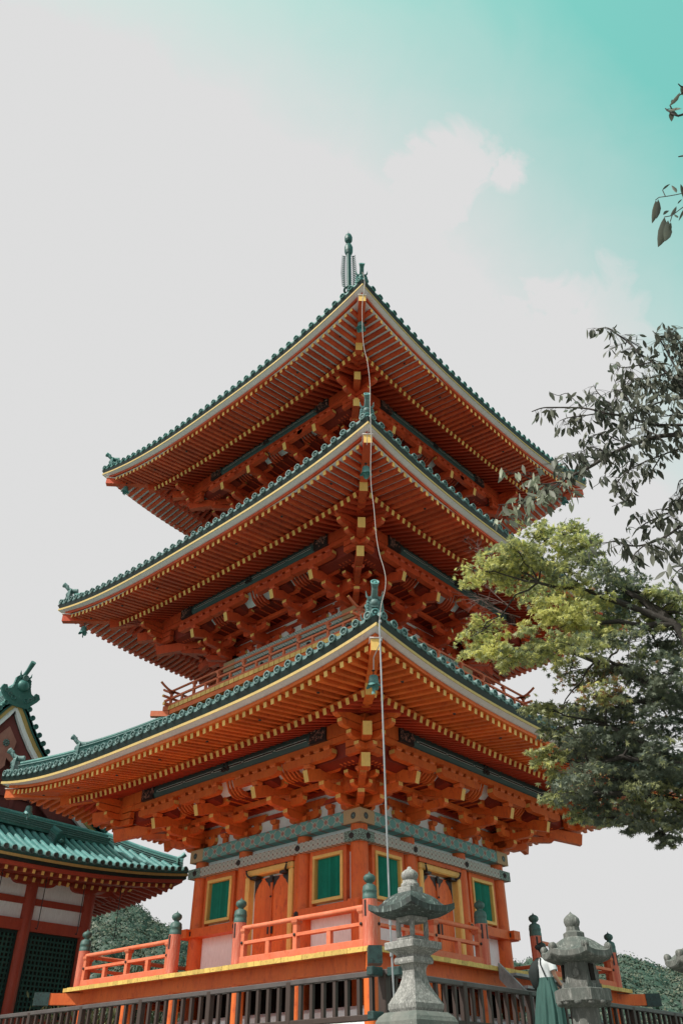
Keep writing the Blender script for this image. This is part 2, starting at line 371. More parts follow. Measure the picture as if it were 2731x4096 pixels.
def tier(i, T):
    global TV
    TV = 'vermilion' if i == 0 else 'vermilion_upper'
    c, ci, zf, h, zm, zc, p = (T[k] for k in ('c', 'ci', 'zf', 'h', 'zm', 'zc', 'p'))
    pd = c+1.65; S = .55; td = c+1.79; ftop = T['tz']-zf   # purlin distance, bracket step, tail tip
    lift = lambda y: (zc-zm)*min(1.1, abs(y)/h)**p
    st = [-1+2*k/40 for k in range(41)]
    # ---- eave boards, swept along the side and mitred at the corners
    b = MB()
    G = zm-T['lo']*0
    fly_z = zm-(.175 if i < 2 else .18); fly_d = h-.22      # top of flying rafter tips
    def sweep(prof, mats_):
        n = len(prof); vs = []
        for t in st:
            L = lift(t*h)
            for d, z in prof: vs.append((-d, t*d, z+L))
        fs = []; mm = []
        for k in range(len(st)-1):
            for j in range(n):
                fs.append((k*n+j, k*n+(j+1) % n, (k+1)*n+(j+1) % n, (k+1)*n+j)); mm.append(mats_[j])
        b.add(vs, fs, mm)
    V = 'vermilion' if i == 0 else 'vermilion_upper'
    sweep([(h-.16, fly_z+.0), (h-.16, fly_z+.075), (h-.34, fly_z+.085), (h-.34, fly_z)], [V, V, V, V])
    sweep([(h-.13, fly_z+.077), (h-.005, zm-.055), (h-.005, zm), (h-.34, zm+.03), (h-.34, fly_z+.087)], ['soffit_grey', 'eave_gold', 'eave_gold', 'soffit_grey', 'soffit_grey'])
    sweep([(h, zm-.058), (h+.012, zm-.058), (h+.012, zm+.004), (h, zm+.004)], ['eave_gold']*4)
    sweep([(h-.05, zm+.008), (h-.01, zm+.02), (h+.045, zm+.13), (h-.3, zm+.15)], ['eave_black']*4)
    eb = part(b, 'eave_board'); normals(eb); spin(eb)
    # ---- rafters
    sp = .213; nr = int((h-.43)/sp)
    kio_d = c+2.77-.02*i; bd = kio_d; bz = zm-.18-.0*i       # base rafter tips: distance, top z
    pz1 = zf+1.39 if i < 2 else zf+1.25                     # purlin top
    zsl = lambda d: pz1+.13-(pz1+.13-bz)*(d-pd)/(bd-pd)
    wl = lambda d: max(0, (d-pd)/(h-pd))**.35
    fl = MB(); ba = MB()
    for k in range(-nr, nr+1):
        y = k*sp
        d0 = max(abs(y)+.02, bd-.1)
        # flying rafter (slightly tapered, curving up with the eave)
        if d0 < fly_d-.06:
            L1 = lift(y); L0 = L1*.88; zi = bz+.17
            zz = lambda d: zi+(fly_z-zi)*(d-bd+.1)/(fly_d-bd+.1)
            fl.beam((-fly_d, y, zz(fly_d)+L1), (-d0, y, zz(d0)+L0), .092, .115, V, 'yellow')
        if abs(y) < bd-.12:
            d1 = max(abs(y)+.02, c+.1)
            ba.beam((-bd, y, bz+lift(y)*wl(bd)), (-d1, y, zsl(d1)+lift(y)*wl(d1)), .092, .135, 'vermilion_eave_shade', 'yellow')
    spin(part(fl, 'flying_rafter_row')); spin(part(ba, 'base_rafter_row'))
    # ---- boards over the rafters and the strip between the two rows
    b = MB(); vs = []; prof = [(fly_d+.02, fly_z+.004), (bd-.1, bz+.172), (bd-.1, bz+.02), (pd, zsl(pd)+.012), (c, zsl(c)+.012)]
    wts = [1, .88, wl(bd), 0, 0]
    for t in st:
        for (d, z), w in zip(prof, wts): vs.append((-d, t*d, z+lift(t*d)*w))
    fs = []; mm = []; n = len(prof)
    for k in range(len(st)-1):
        for j in range(n-1):
            fs.append((k*n+j, k*n+j+1, (k+1)*n+j+1, (k+1)*n+j)); mm.append(T['soff'] if j == 0 else 'vermilion_recess_shade')
    b.add(vs, fs, mm)
    # kioi strip sitting on the base rafter tips
    vs = []; pr = [(bd-.04, bz+.002), (bd-.04, bz+.055), (bd-.2, bz+.055), (bd-.2, bz+.002)]
    for t in st:
        for d, z in pr: vs.append((-d, t*d, z+lift(t*d)*wl(bd)))
    b.add(vs, [(k*4+j, k*4+(j+1) % 4, (k+1)*4+(j+1) % 4, (k+1)*4+j) for k in range(len(st)-1) for j in range(4)], V)
    # round nail bosses under the flying rafters
    for k in range(-3, 4):
        y = k*1.7+.3
        if abs(y) < 6: b.lathe([(.03, -.02), (.035, 0)], (-(fly_d-.35), y, fly_z-.115+lift(y)), 'iron', 8)
    spin(part(b, 'rafter_boarding'))
    # ---- roof surface and tile rolls
    R = lambda d: zm+.15+T['a']*(h+.03-d)+T['b']*(h+.03-d)**2
    wr = lambda d: max(0., min(1., (d-T['top'])/(h-T['top'])))**1.3
    ds = [h+.03-(h+.03-T['top'])*k/14 for k in range(15)]
    b = MB(); vs = []
    for t in st:
        for d in ds: vs.append((-d, t*d, R(d)+lift(t*h)*wr(d)))
    n = len(ds); b.add(vs, [(k*n+j, k*n+j+1, (k+1)*n+j+1, (k+1)*n+j) for k in range(len(st)-1) for j in range(n-1)], 'patina_deep', True)
    rs = part(b, 'roof_slope')
    tr = MB(); te = MB(); ts = .303; nt_ = int((h-.1)/ts); tm = 'patina_grey' if i < 2 else 'patina'
    for k in range(-nt_, nt_+1):
        y = k*ts; d0 = max(abs(y)+.12, T['top'])
        seg = 7; path = []
        for q in range(seg+1):
            d = h+.05+(d0-h-.05)*q/seg
            tt = max(-1, min(1, y/d)); path.append((-d, y, R(min(d, h+.03))+lift(tt*h)*wr(d)+.035))
        if d0 < h-.12: tr.tube(path, .078, 'patina', 7, caps=False)
        # round end tile: rim, recessed face with a comma whorl, and the curved lip tile beside it
        L = lift(min(h, abs(y))); cz = zm+.215+L; x = -(h+.06); m3 = Matrix.Translation((x, y, cz)) @ Matrix.Rotation(-PI/2, 4, 'Y')
        te.M = m3
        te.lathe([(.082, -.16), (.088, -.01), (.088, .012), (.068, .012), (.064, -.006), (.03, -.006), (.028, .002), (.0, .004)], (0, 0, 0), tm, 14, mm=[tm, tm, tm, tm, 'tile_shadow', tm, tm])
        for q in range(3):
            a0 = q*2*PI/3; te.tube([(.052*cos(a0+u_*.35)*(1-u_*.12), .052*sin(a0+u_*.35)*(1-u_*.12), -.002) for u_ in range(5)], [.008, .007, .006, .004, .002], 'tile_shadow', 4, caps=False)
        te.M = None
        if k < nt_:
            y2 = y+ts/2; L2 = lift(y2); pr = []
            for q in range(9):
                a = PI*(q/8); pr.append((y2+cos(a)*.078, -.065*sin(a)))
            vs = [(-(h+.035), yy, zm+.20+L2+zz) for yy, zz in pr]+[(-(h+.035), y2+(yy-y2)*1.0, zm+.225+L2+zz*.35+0) for yy, zz in pr]
            vs += [(-(h-.05), yy, zm+.21+L2+zz) for yy, zz in pr]
            te.add(vs, [(q, q+1, 10+q, 9+q) for q in range(8)]+[(q, q+1, 19+q, 18+q) for q in range(8)], tm)
            te.box(-(h+.03), -(h-.1), y2-.08, y2+.08, zm+.125+L2, zm+.145+L2, tm)
    spin_parent = rs
    tr.build('tile_roll_row', rs); te.build('round_end_tile_row', rs)
    spin(rs)
    # ---- purlin with its painted line, knots and carved end plates
    pe = pd-1.03; z0 = zf+1.07 if i < 2 else zf+.93; z1 = z0+.31
    b = MB()
    pr = [(pd+.10, z0+.02), (pd+.13, z0+.10), (pd+.13, z0+.2), (pd+.09, z1), (pd-.12, z1), (pd-.12, z0), (pd+.07, z0)]
    vs = [(-d, y, z) for y in (-pe, pe) for d, z in pr]; n = len(pr)
    b.add(vs, [tuple(range(n)), tuple(range(n, 2*n))]+[(j, (j+1) % n, n+(j+1) % n, n+j) for j in range(n)], 'purlin_green')
    seg = 5; L_ = 2*pe-1.2
    for k in range(seg):
        ya = -pe+.6+L_*k/seg; yb = ya+L_/seg-.12
        b.box(-(pd+.134), -(pd+.128), ya, yb, z0+.115, z0+.15, 'iron')
        b.box(-(pd+.1335), -(pd+.128), ya, yb, z0+.153, z0+.163, 'purlin_line'); b.box(-(pd+.1335), -(pd+.128), ya, yb, z0+.102, z0+.112, 'purlin_line')
        for q in (0.03, .07): b.box(-(pd+.134), -(pd+.128), yb+q, yb+q+.02, z0+.115, z0+.15, 'purlin_line')
    pu = part(b, 'purlin')
    kb = MB()
    for s in (0,):
        for dy, dz in ((0, .235), (-.07, .10), (.07, .10)):
            kb.M = Matrix.Translation((-(pd+.14), s+dy, z0+dz)) @ Matrix.Rotation(-PI/2, 4, 'Y')
            kb.lathe([(.062, -.02), (.066, .015), (.05, .02), (.045, .008), (.015, .008), (.01, .016)], (0, 0, 0), 'iron', 12); kb.M = None
    kb.build('trefoil_knot', pu)
    for s in (-1, 1):
        q = MB(); y1 = s*pe; q.box(-(pd+.145), -(pd-.13), min(y1, y1-s*.5), max(y1, y1-s*.5), z0-.012, z1+.01, 'iron')
        for _ in range(26):   # openwork leaf scrolls on the plate
            cy = y1-s*random.uniform(.03, .52); cz = z0+random.uniform(.03, .29); r = random.uniform(.02, .045); a0 = random.uniform(0, 6)
            q.tube([(-(pd+.15), cy+r*cos(a0+w_*.8)*(1-w_*.1), cz+r*sin(a0+w_*.8)*(1-w_*.1)) for w_ in range(6)], [.008]*6, 'gegyo', 4, caps=False)
        q.build('carved_end_plate', pu)
    spin(pu)
    # ---- beams of the wall zone and between brackets
    b = MB(); w = c
    b.box(-w+.02, -w+.14, -w+.02, w-.02, zf, pz1+.15, 'plaster')
    for za, zb in ((.36, .45), (.60, .70), (.84, .94), (1.1, 1.25)):
        b.box(-w-.06, -w+.03, -w-.03, w+.03, zf+za, zf+zb, 'vermilion_eave_shade')
    b.box(-w-S-.055, -w-S+.055, -w-S, w+S, zf+.56, zf+.68, V)          # step 1 beam
    b.box(-w-2*S-.055, -w-2*S+.055, -w-2*S, w+2*S, zf+.80, zf+.93, V)   # step 2 beam
    b.box(-pd-.06, -pd+.06, -pd-.02, pd+.02, z0-.13, z0-.004, V)       # beam under the purlin
    b.box(-w-2*S, -w, -w-2*S+.01, w+2*S-.01, zf+.70, zf+.74, 'vermilion_recess_shade')
    for k in range(-9, 10):   # little lattice ceiling
        b.box(-w-2*S+.06, -w-.06, k*.3-.015, k*.3+.015, zf+.67, zf+.70, V)
    for s0, s1 in ((-c-1.2, -c+.32), (-ci-.32, -ci+.32), (ci-.32, ci+.32), (c-.32, c+1.2)):   # boards closing the rest
        b.prism([(-(w+2*S+.09), s0, zf+.60), (-(w+2*S+.4), s0, zf+.66), (-(pd-.07), s0, z0-.04), (-(w+2*S+.09), s0, zf+.78)], (0, 0, 0), (0, s1-s0, 0), 'vermilion_recess_shade')
    # curved ribs between step 2 and the purlin, white boards behind them
    rr = []
    b.add([(-(w+2*S+.07), -w-2*S, zf+.75), (-(w+2*S+.07), w+2*S, zf+.75), (-(pd-.05), w+2*S+.4, z0-.02), (-(pd-.05), -w-2*S-.4, z0-.02)], [(0, 1, 2, 3)], 'plaster')
    k = -w-2*S
    while k < w+2*S:
        pts = [(w+2*S+.05, zf+.60), (w+2*S+.22, zf+.62), (w+2*S+.36, zf+.72), (pd-.05, z0-.03)]
        if min(abs(abs(k)-(c+ci)/2), abs(k), abs(abs(k)-(c+.85))) < .24:
            vs = []
            for d, z in pts: vs += [(-d, k-.022, z), (-d, k+.022, z), (-d, k+.022, z+.1), (-d, k-.022, z+.1)]
            b.add(vs, [(q*4+j, q*4+(j+1) % 4, q*4+4+(j+1) % 4, q*4+4+j) for q in range(3) for j in range(4)], V)
        k += .115
    for s in ((c+ci)/2, 0, -(c+ci)/2):   # struts in each bay
        b.box(-w-.055, -w+.03, s-.08, s+.08, zf, zf+.23, V); b.masu(-w-.03, s, zf+.2, .2, .1)
    spin(part(b, 'bracket_zone_beam'))
    # ---- bracket sets
    def bset(b, y0, corner=False):
        x = -c
        b.masu(x, y0, zf+.001, .42, .15)
        O = (-1, 0); Lt = (0, 1)
        b.arm((x, y0), Lt, .50, .50, zf+.08, .19, .15)
        for s in (-.38, 0, .38): b.masu(x, y0+s, zf+.26, .18, .09)
        b.arm((x, y0), Lt, .70, .70, zf+.35, .16, .13)
        b.arm((x, y0), O, .1, S+.16, zf+.06, .19, .15, c0=False)
        b.masu(x-S, y0, zf+.25, .19, .09)
        b.arm((x-S, y0), Lt, .50, .50, zf+.31, .17, .14)
        for s in (-.39, 0, .39): b.masu(x-S, y0+s, zf+.47, .19, .10)
        b.arm((x, y0), O, .1, 2*S+.16, zf+.24, .17, .15, c0=False)
        b.masu(x-2*S, y0, zf+.40, .19, .08)
        b.arm((x-2*S, y0), Lt, .42, .42, zf+.60, .12, .12)
        for s in (-.33, .33): b.masu(x-2*S, y0+s, zf+.72, .17, .08)
        ztp = zf+.565
        b.masu(-pd, y0, ztp, .19, .09)
        zt = z0-.13
        b.arm((-pd, y0), Lt, .76, .76, zt-.27, .18, .16)
        for s in (-.6, -.3, 0, .3, .6): b.masu(-pd, y0+s, zt-.1, .19, .1)
    for y0 in (-ci, ci):
        b = MB(); bset(b, y0); o = part(b, 'bracket_set')
        t = MB(); t.beam((-(c+1.79), y0, T['tz']), (-c+.1, y0, T['tz']+.3*(1.89)), .135, .255, V, 'yellow'); t.build('tail_rafter', o)
        spin(o)
    # corner set: both faces meet, with diagonal arms
    b = MB(); bset(b, -c)
    b.M = Matrix.Rotation(PI/2, 4, 'Z') @ Matrix.Identity(4)
    bset(b, c)     # the face to the right seen from the same corner
    b.M = None
    q = 2**.5; dg = (-1, -1)
    b.arm((-c, -c), dg, .1, S*q+.14, zf+.09, .16, .15, c0=False); b.masu(-c-S, -c-S, zf+.25, .22, .1, rot=0)
    b.arm((-c, -c), dg, .1, 2*S*q+.14, zf+.30, .14, .15, c0=False); b.masu(-c-2*S, -c-2*S, zf+.42, .24, .1, rot=0)
    for s in (1, 0):
        for (l, zz, hh) in ((.28, z0-.47, .14), (.52, z0-.30, .15), (.80, z0-.13, .15), (.98, z0+.04, .17)):
            if s: b.arm((-pd, -pd), (-1, 0), .5, l, zz, hh, .13, c0=False)
            else: b.arm((-pd, -pd), (0, -1), .5, l, zz+.003, hh, .13, c0=False)
        for (l, zz, hh) in ((.30, .28, .14), (.5, .46, .13)):
            if s: b.arm((-c-S, -c-S), (-1, 0), .5, l, zf+zz, hh, .12, c0=False)
            else: b.arm((-c-S, -c-S), (0, -1), .5, l, zf+zz+.003, hh, .12, c0=False)
    b.box(-c-2*S-.05, -c-.01, -c-2*S-.05, -c-.01, zf+.69, zf+.745, 'vermilion_recess_shade'); b.box(-pd+.1, -c-2*S-.06, -pd+.1, -c, z0-.02, z0+.03, 'vermilion_recess_shade'); b.box(-c-2*S-.05, -c, -pd+.1, -c-2*S-.06, z0-.023, z0+.027, 'vermilion_recess_shade')
    # purlins run on plain to the hip
    b.box(-pd-.1, -pd+.1, -pd-.1, -pe, z0+.004, z1-.004, V); b.box(-pe, -pd-.1, -pd-.1, -pd+.1, z0+.006, z1-.006, V) if False else b.box(-pd+.1, -pe, -pd-.1, -pd+.1, z0+.006, z1-.006, V)
    o = part(b, 'bracket_set')
    t = MB()
    t.beam((-(c+1.79), -c, T['tz']), (-c+.1, -c, T['tz']+.3*1.89), .135, .255, V, 'yellow')
    t.beam((-c, -(c+1.79), T['tz']), (-c, -c+.1, T['tz']+.3*1.89), .135, .255, V, 'yellow'); t.build('tail_rafter', o)
    t = MB(); dt = c+1.76
    t.beam((-dt, -dt, T['tz']-.01), (-c, -c, T['tz']+.50), .19, .28, V, 'yellow'); t.build('diagonal_tail_rafter', o)
    t = MB(); dt = c+2.2; dz = .43 if i < 2 else .45
    t.beam((-dt, -dt, T['tz']+dz), (-c, -c, T['tz']+dz+.5), .19, .28, V, 'yellow'); t.build('diagonal_tail_rafter', o)
    spin(o)
    # ---- hip rafters
    b = MB(); hd = h-.14; Lc = zc-zm
    zt = fly_z+Lc*.93-.03
    b.beam((-(bd+.1), -(bd+.1), bz+Lc*.62-.06), (-c, -c, zsl(c)+.05), .2, .26, V, 'yellow')
    b.beam((-hd, -hd, zt+.0), (-(bd-.2), -(bd-.2), bz+Lc*.6+.16), .19, .23, V, 'yellow')
    b.beam((-hd-.02, -hd-.02, zt+.025), (-hd+.3, -hd+.3, zt+.012), .24, .014, 'soffit_grey')
    o = part(b, 'hip_rafter'); spin(o)
    # ---- corner ridges with ornaments
    b = MB(); path = []
    def ridge(d0, d1, w, hh, up_, caprows=True):
        P = []
        n = 10
        for q_ in range(n+1):
            d = d0+(d1-d0)*q_/n; P.append((d, R(min(d, h+.03))+(zc-zm)*wr(d)))
        vs = []
        nx, ny = -1/q, 1/q
        for (d, z) in P:
            for s, zz in ((-w/2, -.05), (w/2, -.05), (w/2, hh), (w*.3, hh+.05), (-w*.3, hh+.05), (-w/2, hh)):
                vs.append((-d+nx*s, -d+ny*s, z+zz))
        fs = [(k*6+j, k*6+(j+1) % 6, (k+1)*6+(j+1) % 6, (k+1)*6+j) for k in range(n) for j in range(6)]+[(5, 4, 3, 2, 1, 0), tuple(range(n*6, n*6+6))]
        b.add(vs, fs, 'patina')
        for s in (-1, 1):
            b.tube([(-d+nx*s*(w/2+.01), -d+ny*s*(w/2+.01), z+hh+.0) for d, z in P], .022, 'patina_grey', 6)
            b.tube([(-d+nx*s*(w/2+.01), -d+ny*s*(w/2+.01), z+.04) for d, z in P], .022, 'patina_grey', 6)
            for k_ in range(int((d0-d1)*q/.13)):   # ring openwork on the ridge flank
                d = d0-(k_+.5)*.13/q; z = R(min(d, h+.03))+(zc-zm)*wr(d)
                cx, cy = -d+nx*s*(w/2+.008), -d+ny*s*(w/2+.008)
                b.tube([(cx-cos(a_)*.055/q, cy-cos(a_)*.055/q, z+hh*.52+sin(a_)*.05) for a_ in [2*PI*j/8 for j in range(9)]], .008, 'patina_grey', 4, caps=False)
        b.tube([(-d, -d, z+hh+.08) for d, z in P], .075, 'patina', 8)
    ridge(h-.28, h-1.45, .2, .17, 0); ridge(h-1.4, T['top'], .24, .30, 0)
    rg = part(b, 'corner_ridge')
    def onigawara(mb, d, zb, sc_, second=True):
        M0 = Matrix.Translation((-d, -d, zb)) @ Matrix.Rotation(-3*PI/4, 4, 'Z') @ Matrix.Scale(sc_, 4)
        mb.M = M0   # local x points outwards
        g = 'patina_grey' if i < 2 else 'patina'
        pl = [(-.17, 0), (-.18, .16), (-.16, .36), (-.11, .46), (0, .50), (.11, .46), (.16, .36), (.18, .16), (.17, 0), (.10, -.10), (-.10, -.10)]
        mb.prism([(.0, y, z) for y, z in pl], (0, 0, 0), (-.07, 0, 0), g)
        for s in (-1, 1):
            for k_ in range(6): mb.lathe([(.0, -.018), (.018, -.006), (.018, .006), (0, .018)], (.008, s*(.148-.004*k_), .03+k_*.062), 'patina_bright', 6)
            mb.tube([(.0, s*.09, .40), (.03, s*.15, .45), (.04, s*.165, .56)], [.035, .022, .004], g, 6)
            mb.lathe([(0, -.02), (.03, 0), (0, .02)], (.045, s*.06, .33), g, 8)
        mb.lathe([(.02, -.03), (.08, 0), (.10, .06), (.07, .13), (0, .17)], (.01, 0, .24), g, 10)
        mb.tube([(.05, -.07, .22), (.09, 0, .19), (.05, .07, .22)], .014, g, 5)
        # lower round tile and the long round tile rising above the mask
        mb.M = M0 @ Matrix.Translation((.14, 0, .04)) @ Matrix.Rotation(PI/2, 4, 'Y')
        pr = [(.075, -.2), (.083, -.005), (.083, .012), (.062, .012), (.058, -.004), (.028, -.004), (.024, .003), (0, .004)]; mm = [g, g, 'patina_bright', 'patina_bright', 'patina_deep', 'patina_deep', 'patina_bright']
        mb.lathe(pr, (0, 0, 0), g, 16, mm=mm)
        mb.M = M0; mb.tube([(-.25, 0, .42), (-.08, 0, .43), (.04, 0, .49), (.13, 0, .585)], [.09, .075, .062, .06], g, 12)
        mb.M = M0 @ Matrix.Translation((.215, 0, .655)) @ Matrix.Rotation(PI/2-.5, 4, 'Y')
        mb.lathe([(.058, -.14), (.064, -.08), (.080, -.02), (.086, .012), (.066, .014), (.062, 0), (.03, 0), (.026, .006), (0, .007)], (0, 0, 0), g, 16, mm=[g, g, g, 'patina_bright', 'patina_bright', 'patina_deep', 'patina_deep', 'patina_bright'])
        mb.M = None
    t = MB(); onigawara(t, h-.16, zc+.22, 1.0); t.build('demon_mask_tile', rg)
    t = MB(); onigawara(t, h-1.35, R(h-1.35)+(zc-zm)*wr(h-1.35)+.05, .95); t.build('demon_mask_tile', rg)
    spin(rg)
    # ---- friezes
    fh = T['ft']
    f1 = frieze(T, zf-.30, zf, fh, 'frieze_diamond%d' % i, 'frieze_gold', .50, i, 'painted_frieze')
    mb = MB()
    if i == 0:
        for s in (-1, 1):
            mb.M = Matrix.Translation((-fh-.008, s*(fh-.2), zf-.15)) @ Matrix.Rotation(-PI/2, 4, 'Y')
            mb.lathe([(.075, 0), (.07, .006), (.06, .004), (.05, .006), (.03, .003), (.0, .006)], (0, 0, 0), 'patina_grey', 14, mm=['iron', 'iron', 'patina_grey', 'iron', 'patina_grey'])
            mb.M = None
        mb.build('crest_medallion', f1)
    spin(f1)
    f2 = frieze(T, zf-.69, zf-.47, fh+.01, 'frieze_flower%d' % i, 'frieze_scroll', .48, i, 'painted_frieze')
    def hexfit(mb, x, y, z, r=.075):
        mb.M = Matrix.Translation((x, y, z)) @ Matrix.Rotation(-PI/2, 4, 'Y')
        mb.lathe([(r, 0), (r*.92, .018), (r*.45, .022), (r*.38, .04), (r*.3, .045), (0, .05)], (0, 0, 0), 'iron', 6, smooth=False); mb.M = None
    mb = MB()
    for y in (-c+.0, -ci, ci, c-.0): hexfit(mb, -fh-.018, y*1.0, zf-.58)
    mb.build('hexagonal_nail_cover', f2)
    spin(f2)
    # ---- columns and walls
    zb = .95 if i == 0 else (9.3 if i == 1 else 14.9)
    zt_ = zf-.30
    cm = MB(); cm.lathe([(T['r'], zb), (T['r']*1.02, (zb+zt_)/2), (T['r']*.96, zt_+.02)], (0, 0, 0), V, 24)
    first = None
    for k in range(4):
        for y in (-c, -ci, ci):
            if first is None: o = part(cm, 'column'); first = o
            else: o = first.copy(); col.objects.link(o); o.parent = pag
            a = k*PI/2; o.location = (cos(a)*-c-sin(a)*y, sin(a)*-c+cos(a)*y, -.95)
    b = MB(); wz = zb if i else 2.35
    b.box(-c+.03, -c+.10, -c, c, wz, zf-.02, 'plaster')
    b.box(-c-.0, -c+.05, -c, c, zf-.83, zf-.69, V) if i == 0 else b.box(-c, -c+.05, -c, c, zf-.9, zf-.75, V)
    wp = part(b, 'wall_panel'); spin(wp)
    return hexfit
for i, T in enumerate(TIERS): hexfit = tier(i, T)
TV = 'vermilion'
V = 'vermilion'
# ---- ground storey: waist beam, sills, windows, doors
c, ci = 2.75, 1.04
b = MB()
b.box(-3.0, -2.72, -3.12, -.85-.14, 3.51, 3.71, V); b.box(-3.003, -2.72, .99, 3.12, 3.513, 3.713, V)
for s in (-1, 1):
    ys = sorted((s*.99, s*2.9)); b.box(-2.96, -2.72, ys[0], ys[1], 2.43, 2.62, V)
    b.box(-2.86, -2.70, *sorted((s*1.31, s*1.405)), 3.71, 4.92, V); b.box(-2.86, -2.70, *sorted((s*2.355, s*2.45)), 3.71, 4.92, V); b.box(-2.74, -2.70, *sorted((s*1.15, s*1.31)), 3.71, 4.92, 'plaster'); b.box(-2.74, -2.70, *sorted((s*2.45, s*2.6)), 3.71, 4.92, 'plaster')
    b.box(-2.86, -2.70, *sorted((s*1.405, s*2.355)), 4.82, 4.92, V)
    b.box(-2.90, -2.70, *sorted((s*.84, s*1.0)), 2.43, 4.92, V)
b.box(-2.95, -2.70, -.84, .84, 4.82, 4.92, V); b.box(-3.0, -2.70, -.99, .99, 2.43, 2.53, V)
for y in (-3.0, -c, -1.04, 1.04, c):
    if y > -2.9: hexfit(b, -3.005, y, 3.61)
wb = part(b, 'waist_beam'); spin(wb)
for s in (-1, 1):
    y0 = s*1.88
    b = MB()
    b.box(-2.76, -2.72, y0-.38, y0+.38, 3.86, 4.76, 'window_back')
    k = y0-.37
    while k < y0+.37:
        b.prism([(-2.815, k-.0, 3.88), (-2.762, k+.024, 3.88), (-2.762, k-.024, 3.88)], (0, 0, 0), (0, 0, .86), 'window_green'); k += .055
    o = part(b, 'lattice_window')
    f = MB()
    for (ya, yb, za, zb_) in ((-.47, .47, 4.74, 4.815), (-.47, .47, 3.80, 3.875), (-.47, -.395, 3.875, 4.74), (.395, .47, 3.875, 4.74)):
        f.bbox(-2.89, -2.70, y0+ya, y0+yb, za, zb_, 'yellow', .008)
    f.build('window_frame', o); spin(o)
b = MB()
for ya, yb, za, zb_ in ((-.82, .82, 4.66, 4.81), (-.82, -.68, 2.53, 4.66), (.68, .82, 2.53, 4.66)): b.bbox(-2.96, -2.66, ya, yb, za, zb_, 'yellow', .03)
b.box(-2.62, -2.58, -.7, .7, 2.5, 4.7, 'dark_void')
for s in (-1, 1): b.box(-2.76, -2.62, *sorted((s*.625, s*.68)), 2.53, 4.66, 'plaster')
for s in (-1, 1):   # pivot horns
    b.tube([(-2.97, s*.6, 4.62), (-3.02, s*.66, 4.66), (-3.03, s*.70, 4.74)], [.03, .025, .022], 'iron', 6); b.lathe([(0, -.03), (.035, 0), (0, .03)], (-3.03, s*.70, 4.77), 'iron', 8)
    b.box(-2.96, -2.72, *sorted((s*.40, s*.64)), 4.585, 4.64, 'iron')
df = part(b, 'door_frame'); dfs = spin(df)
for s in (-1, 1):
    b = MB(); ya, yb = sorted((s*.015, s*.60))
    for k in range(3):
        w_ = (yb-ya)/3; b.bbox(-2.80, -2.74, ya+k*w_, ya+(k+1)*w_-.002, 2.56, 4.60, V, .003)
    if s < 0: b.bbox(-2.83, -2.76, -.04, .04, 2.58, 4.52, V, .006)
    o = part(b, 'door_leaf')
    # black metal corner tracery: two curved wings meeting in a pointed arch
    for z_, sg in ((4.60, 1), (2.56, -1)):
        for side in (0, 1):
            y_edge = yb if side else ya; dr = -1 if side else 1; n = 9
            P = [(-2.803, y_edge, z_)]; W = .25
            for k in range(n+1):
                t = k/n; P.append((-2.803, y_edge+dr*(W*(1-t)**2.4+.012*(k % 2)*(1-t)), z_-sg*(.02+.46*t+.012*(k % 2))*(1 if sg > 0 else .5)))
            f = MB(); f.prism(P, (0, 0, 0), (-.008, 0, 0), 'iron'); f.build('corner_tracery', o)
    f = MB(); f.bbox(-2.845, -2.80, *sorted((s*.03, s*.085)), 3.35, 3.62, 'iron', .01); f.build('door_bolt', o)
    if s < 0:
        f = MB(); f.bbox(-2.86, -2.82, -.045, .045, 4.46, 4.62, 'iron', .006); f.build('door_cap', o)
        f = MB(); f.lathe([(0, -.03), (.03, 0), (0, .03)], (-2.84, 0, 4.15), 'iron', 8); f.build('door_stud', o)
    spin(o)
# ---- inner core and white base mound
b = MB(); b.box(-2.55, 2.55, -2.55, 2.55, 1.2, 5.3, 'dark_void'); part(b, 'inner_core')
b = MB(); P = []
for z, q in ((.90, 4.15), (1.40, 4.12), (1.58, 4.02), (1.66, 3.8)): P += [(-q, -q, z), (q, -q, z), (q, q, z), (-q, q, z)]
b.add(P, [(k*4+j, k*4+(j+1) % 4, k*4+4+(j+1) % 4, k*4+4+j) for k in range(3) for j in range(4)]+[(12, 13, 14, 15)], 'plaster'); part(b, 'plaster_base_mound')
# ---- veranda
b = MB()
k = -4.93
while k < 4.92:
    L = min(4.93, abs(k)+.0); L = max(abs(k), abs(k+.19)); y1 = min(k+.188, 4.93)
    b.prism([(-4.93, k, 2.36), (-4.93, y1, 2.36), (-2.8 if abs(k) < 2.8 else -max(abs(k), 2.8), y1, 2.36), (-2.8 if abs(k) < 2.8 else -max(abs(k), 2.8), k, 2.36)], (0, 0, 0), (0, 0, .07), V)
    b.box(-4.965-random.uniform(0, .006), -4.93, k+.002, y1-.001, 2.352, 2.435+random.uniform(-.004, .004), 'yellow_worn'); k += .19
spin(part(b, 'veranda_deck'))
b = MB()
b.box(-4.70, -4.50, -4.62, 4.62, 2.10, 2.36, V); b.box(-3.7, -3.6, -4.5, 4.5, 2.14, 2.36, 'vermilion_recess_shade')
k = -4.4
while k < 4.5: b.box(-4.5, -2.9, k-.05, k+.05, 2.24, 2.36, V); k += .62
spin(part(b, 'veranda_beam'))
b = MB(); b.beam((-5.30, -5.30, 2.33), (-4.4, -4.4, 2.33), .2, .24, V); b.beam((-5.34, -5.34, 2.30), (-5.27, -5.27, 2.30), .15, .18, V)
cb = part(b, 'veranda_corner_beam')
b = MB(); b.beam((-5.40, -5.40, 2.345), (-5.14, -5.14, 2.345), .235, .27, 'cap_metal'); b.build('beam_end_cap', cb)
spin(cb)
sup = MB(); sup.lathe([(.13, .95), (.13, 2.12)], (0, 0, 0), V, 16)
first = None
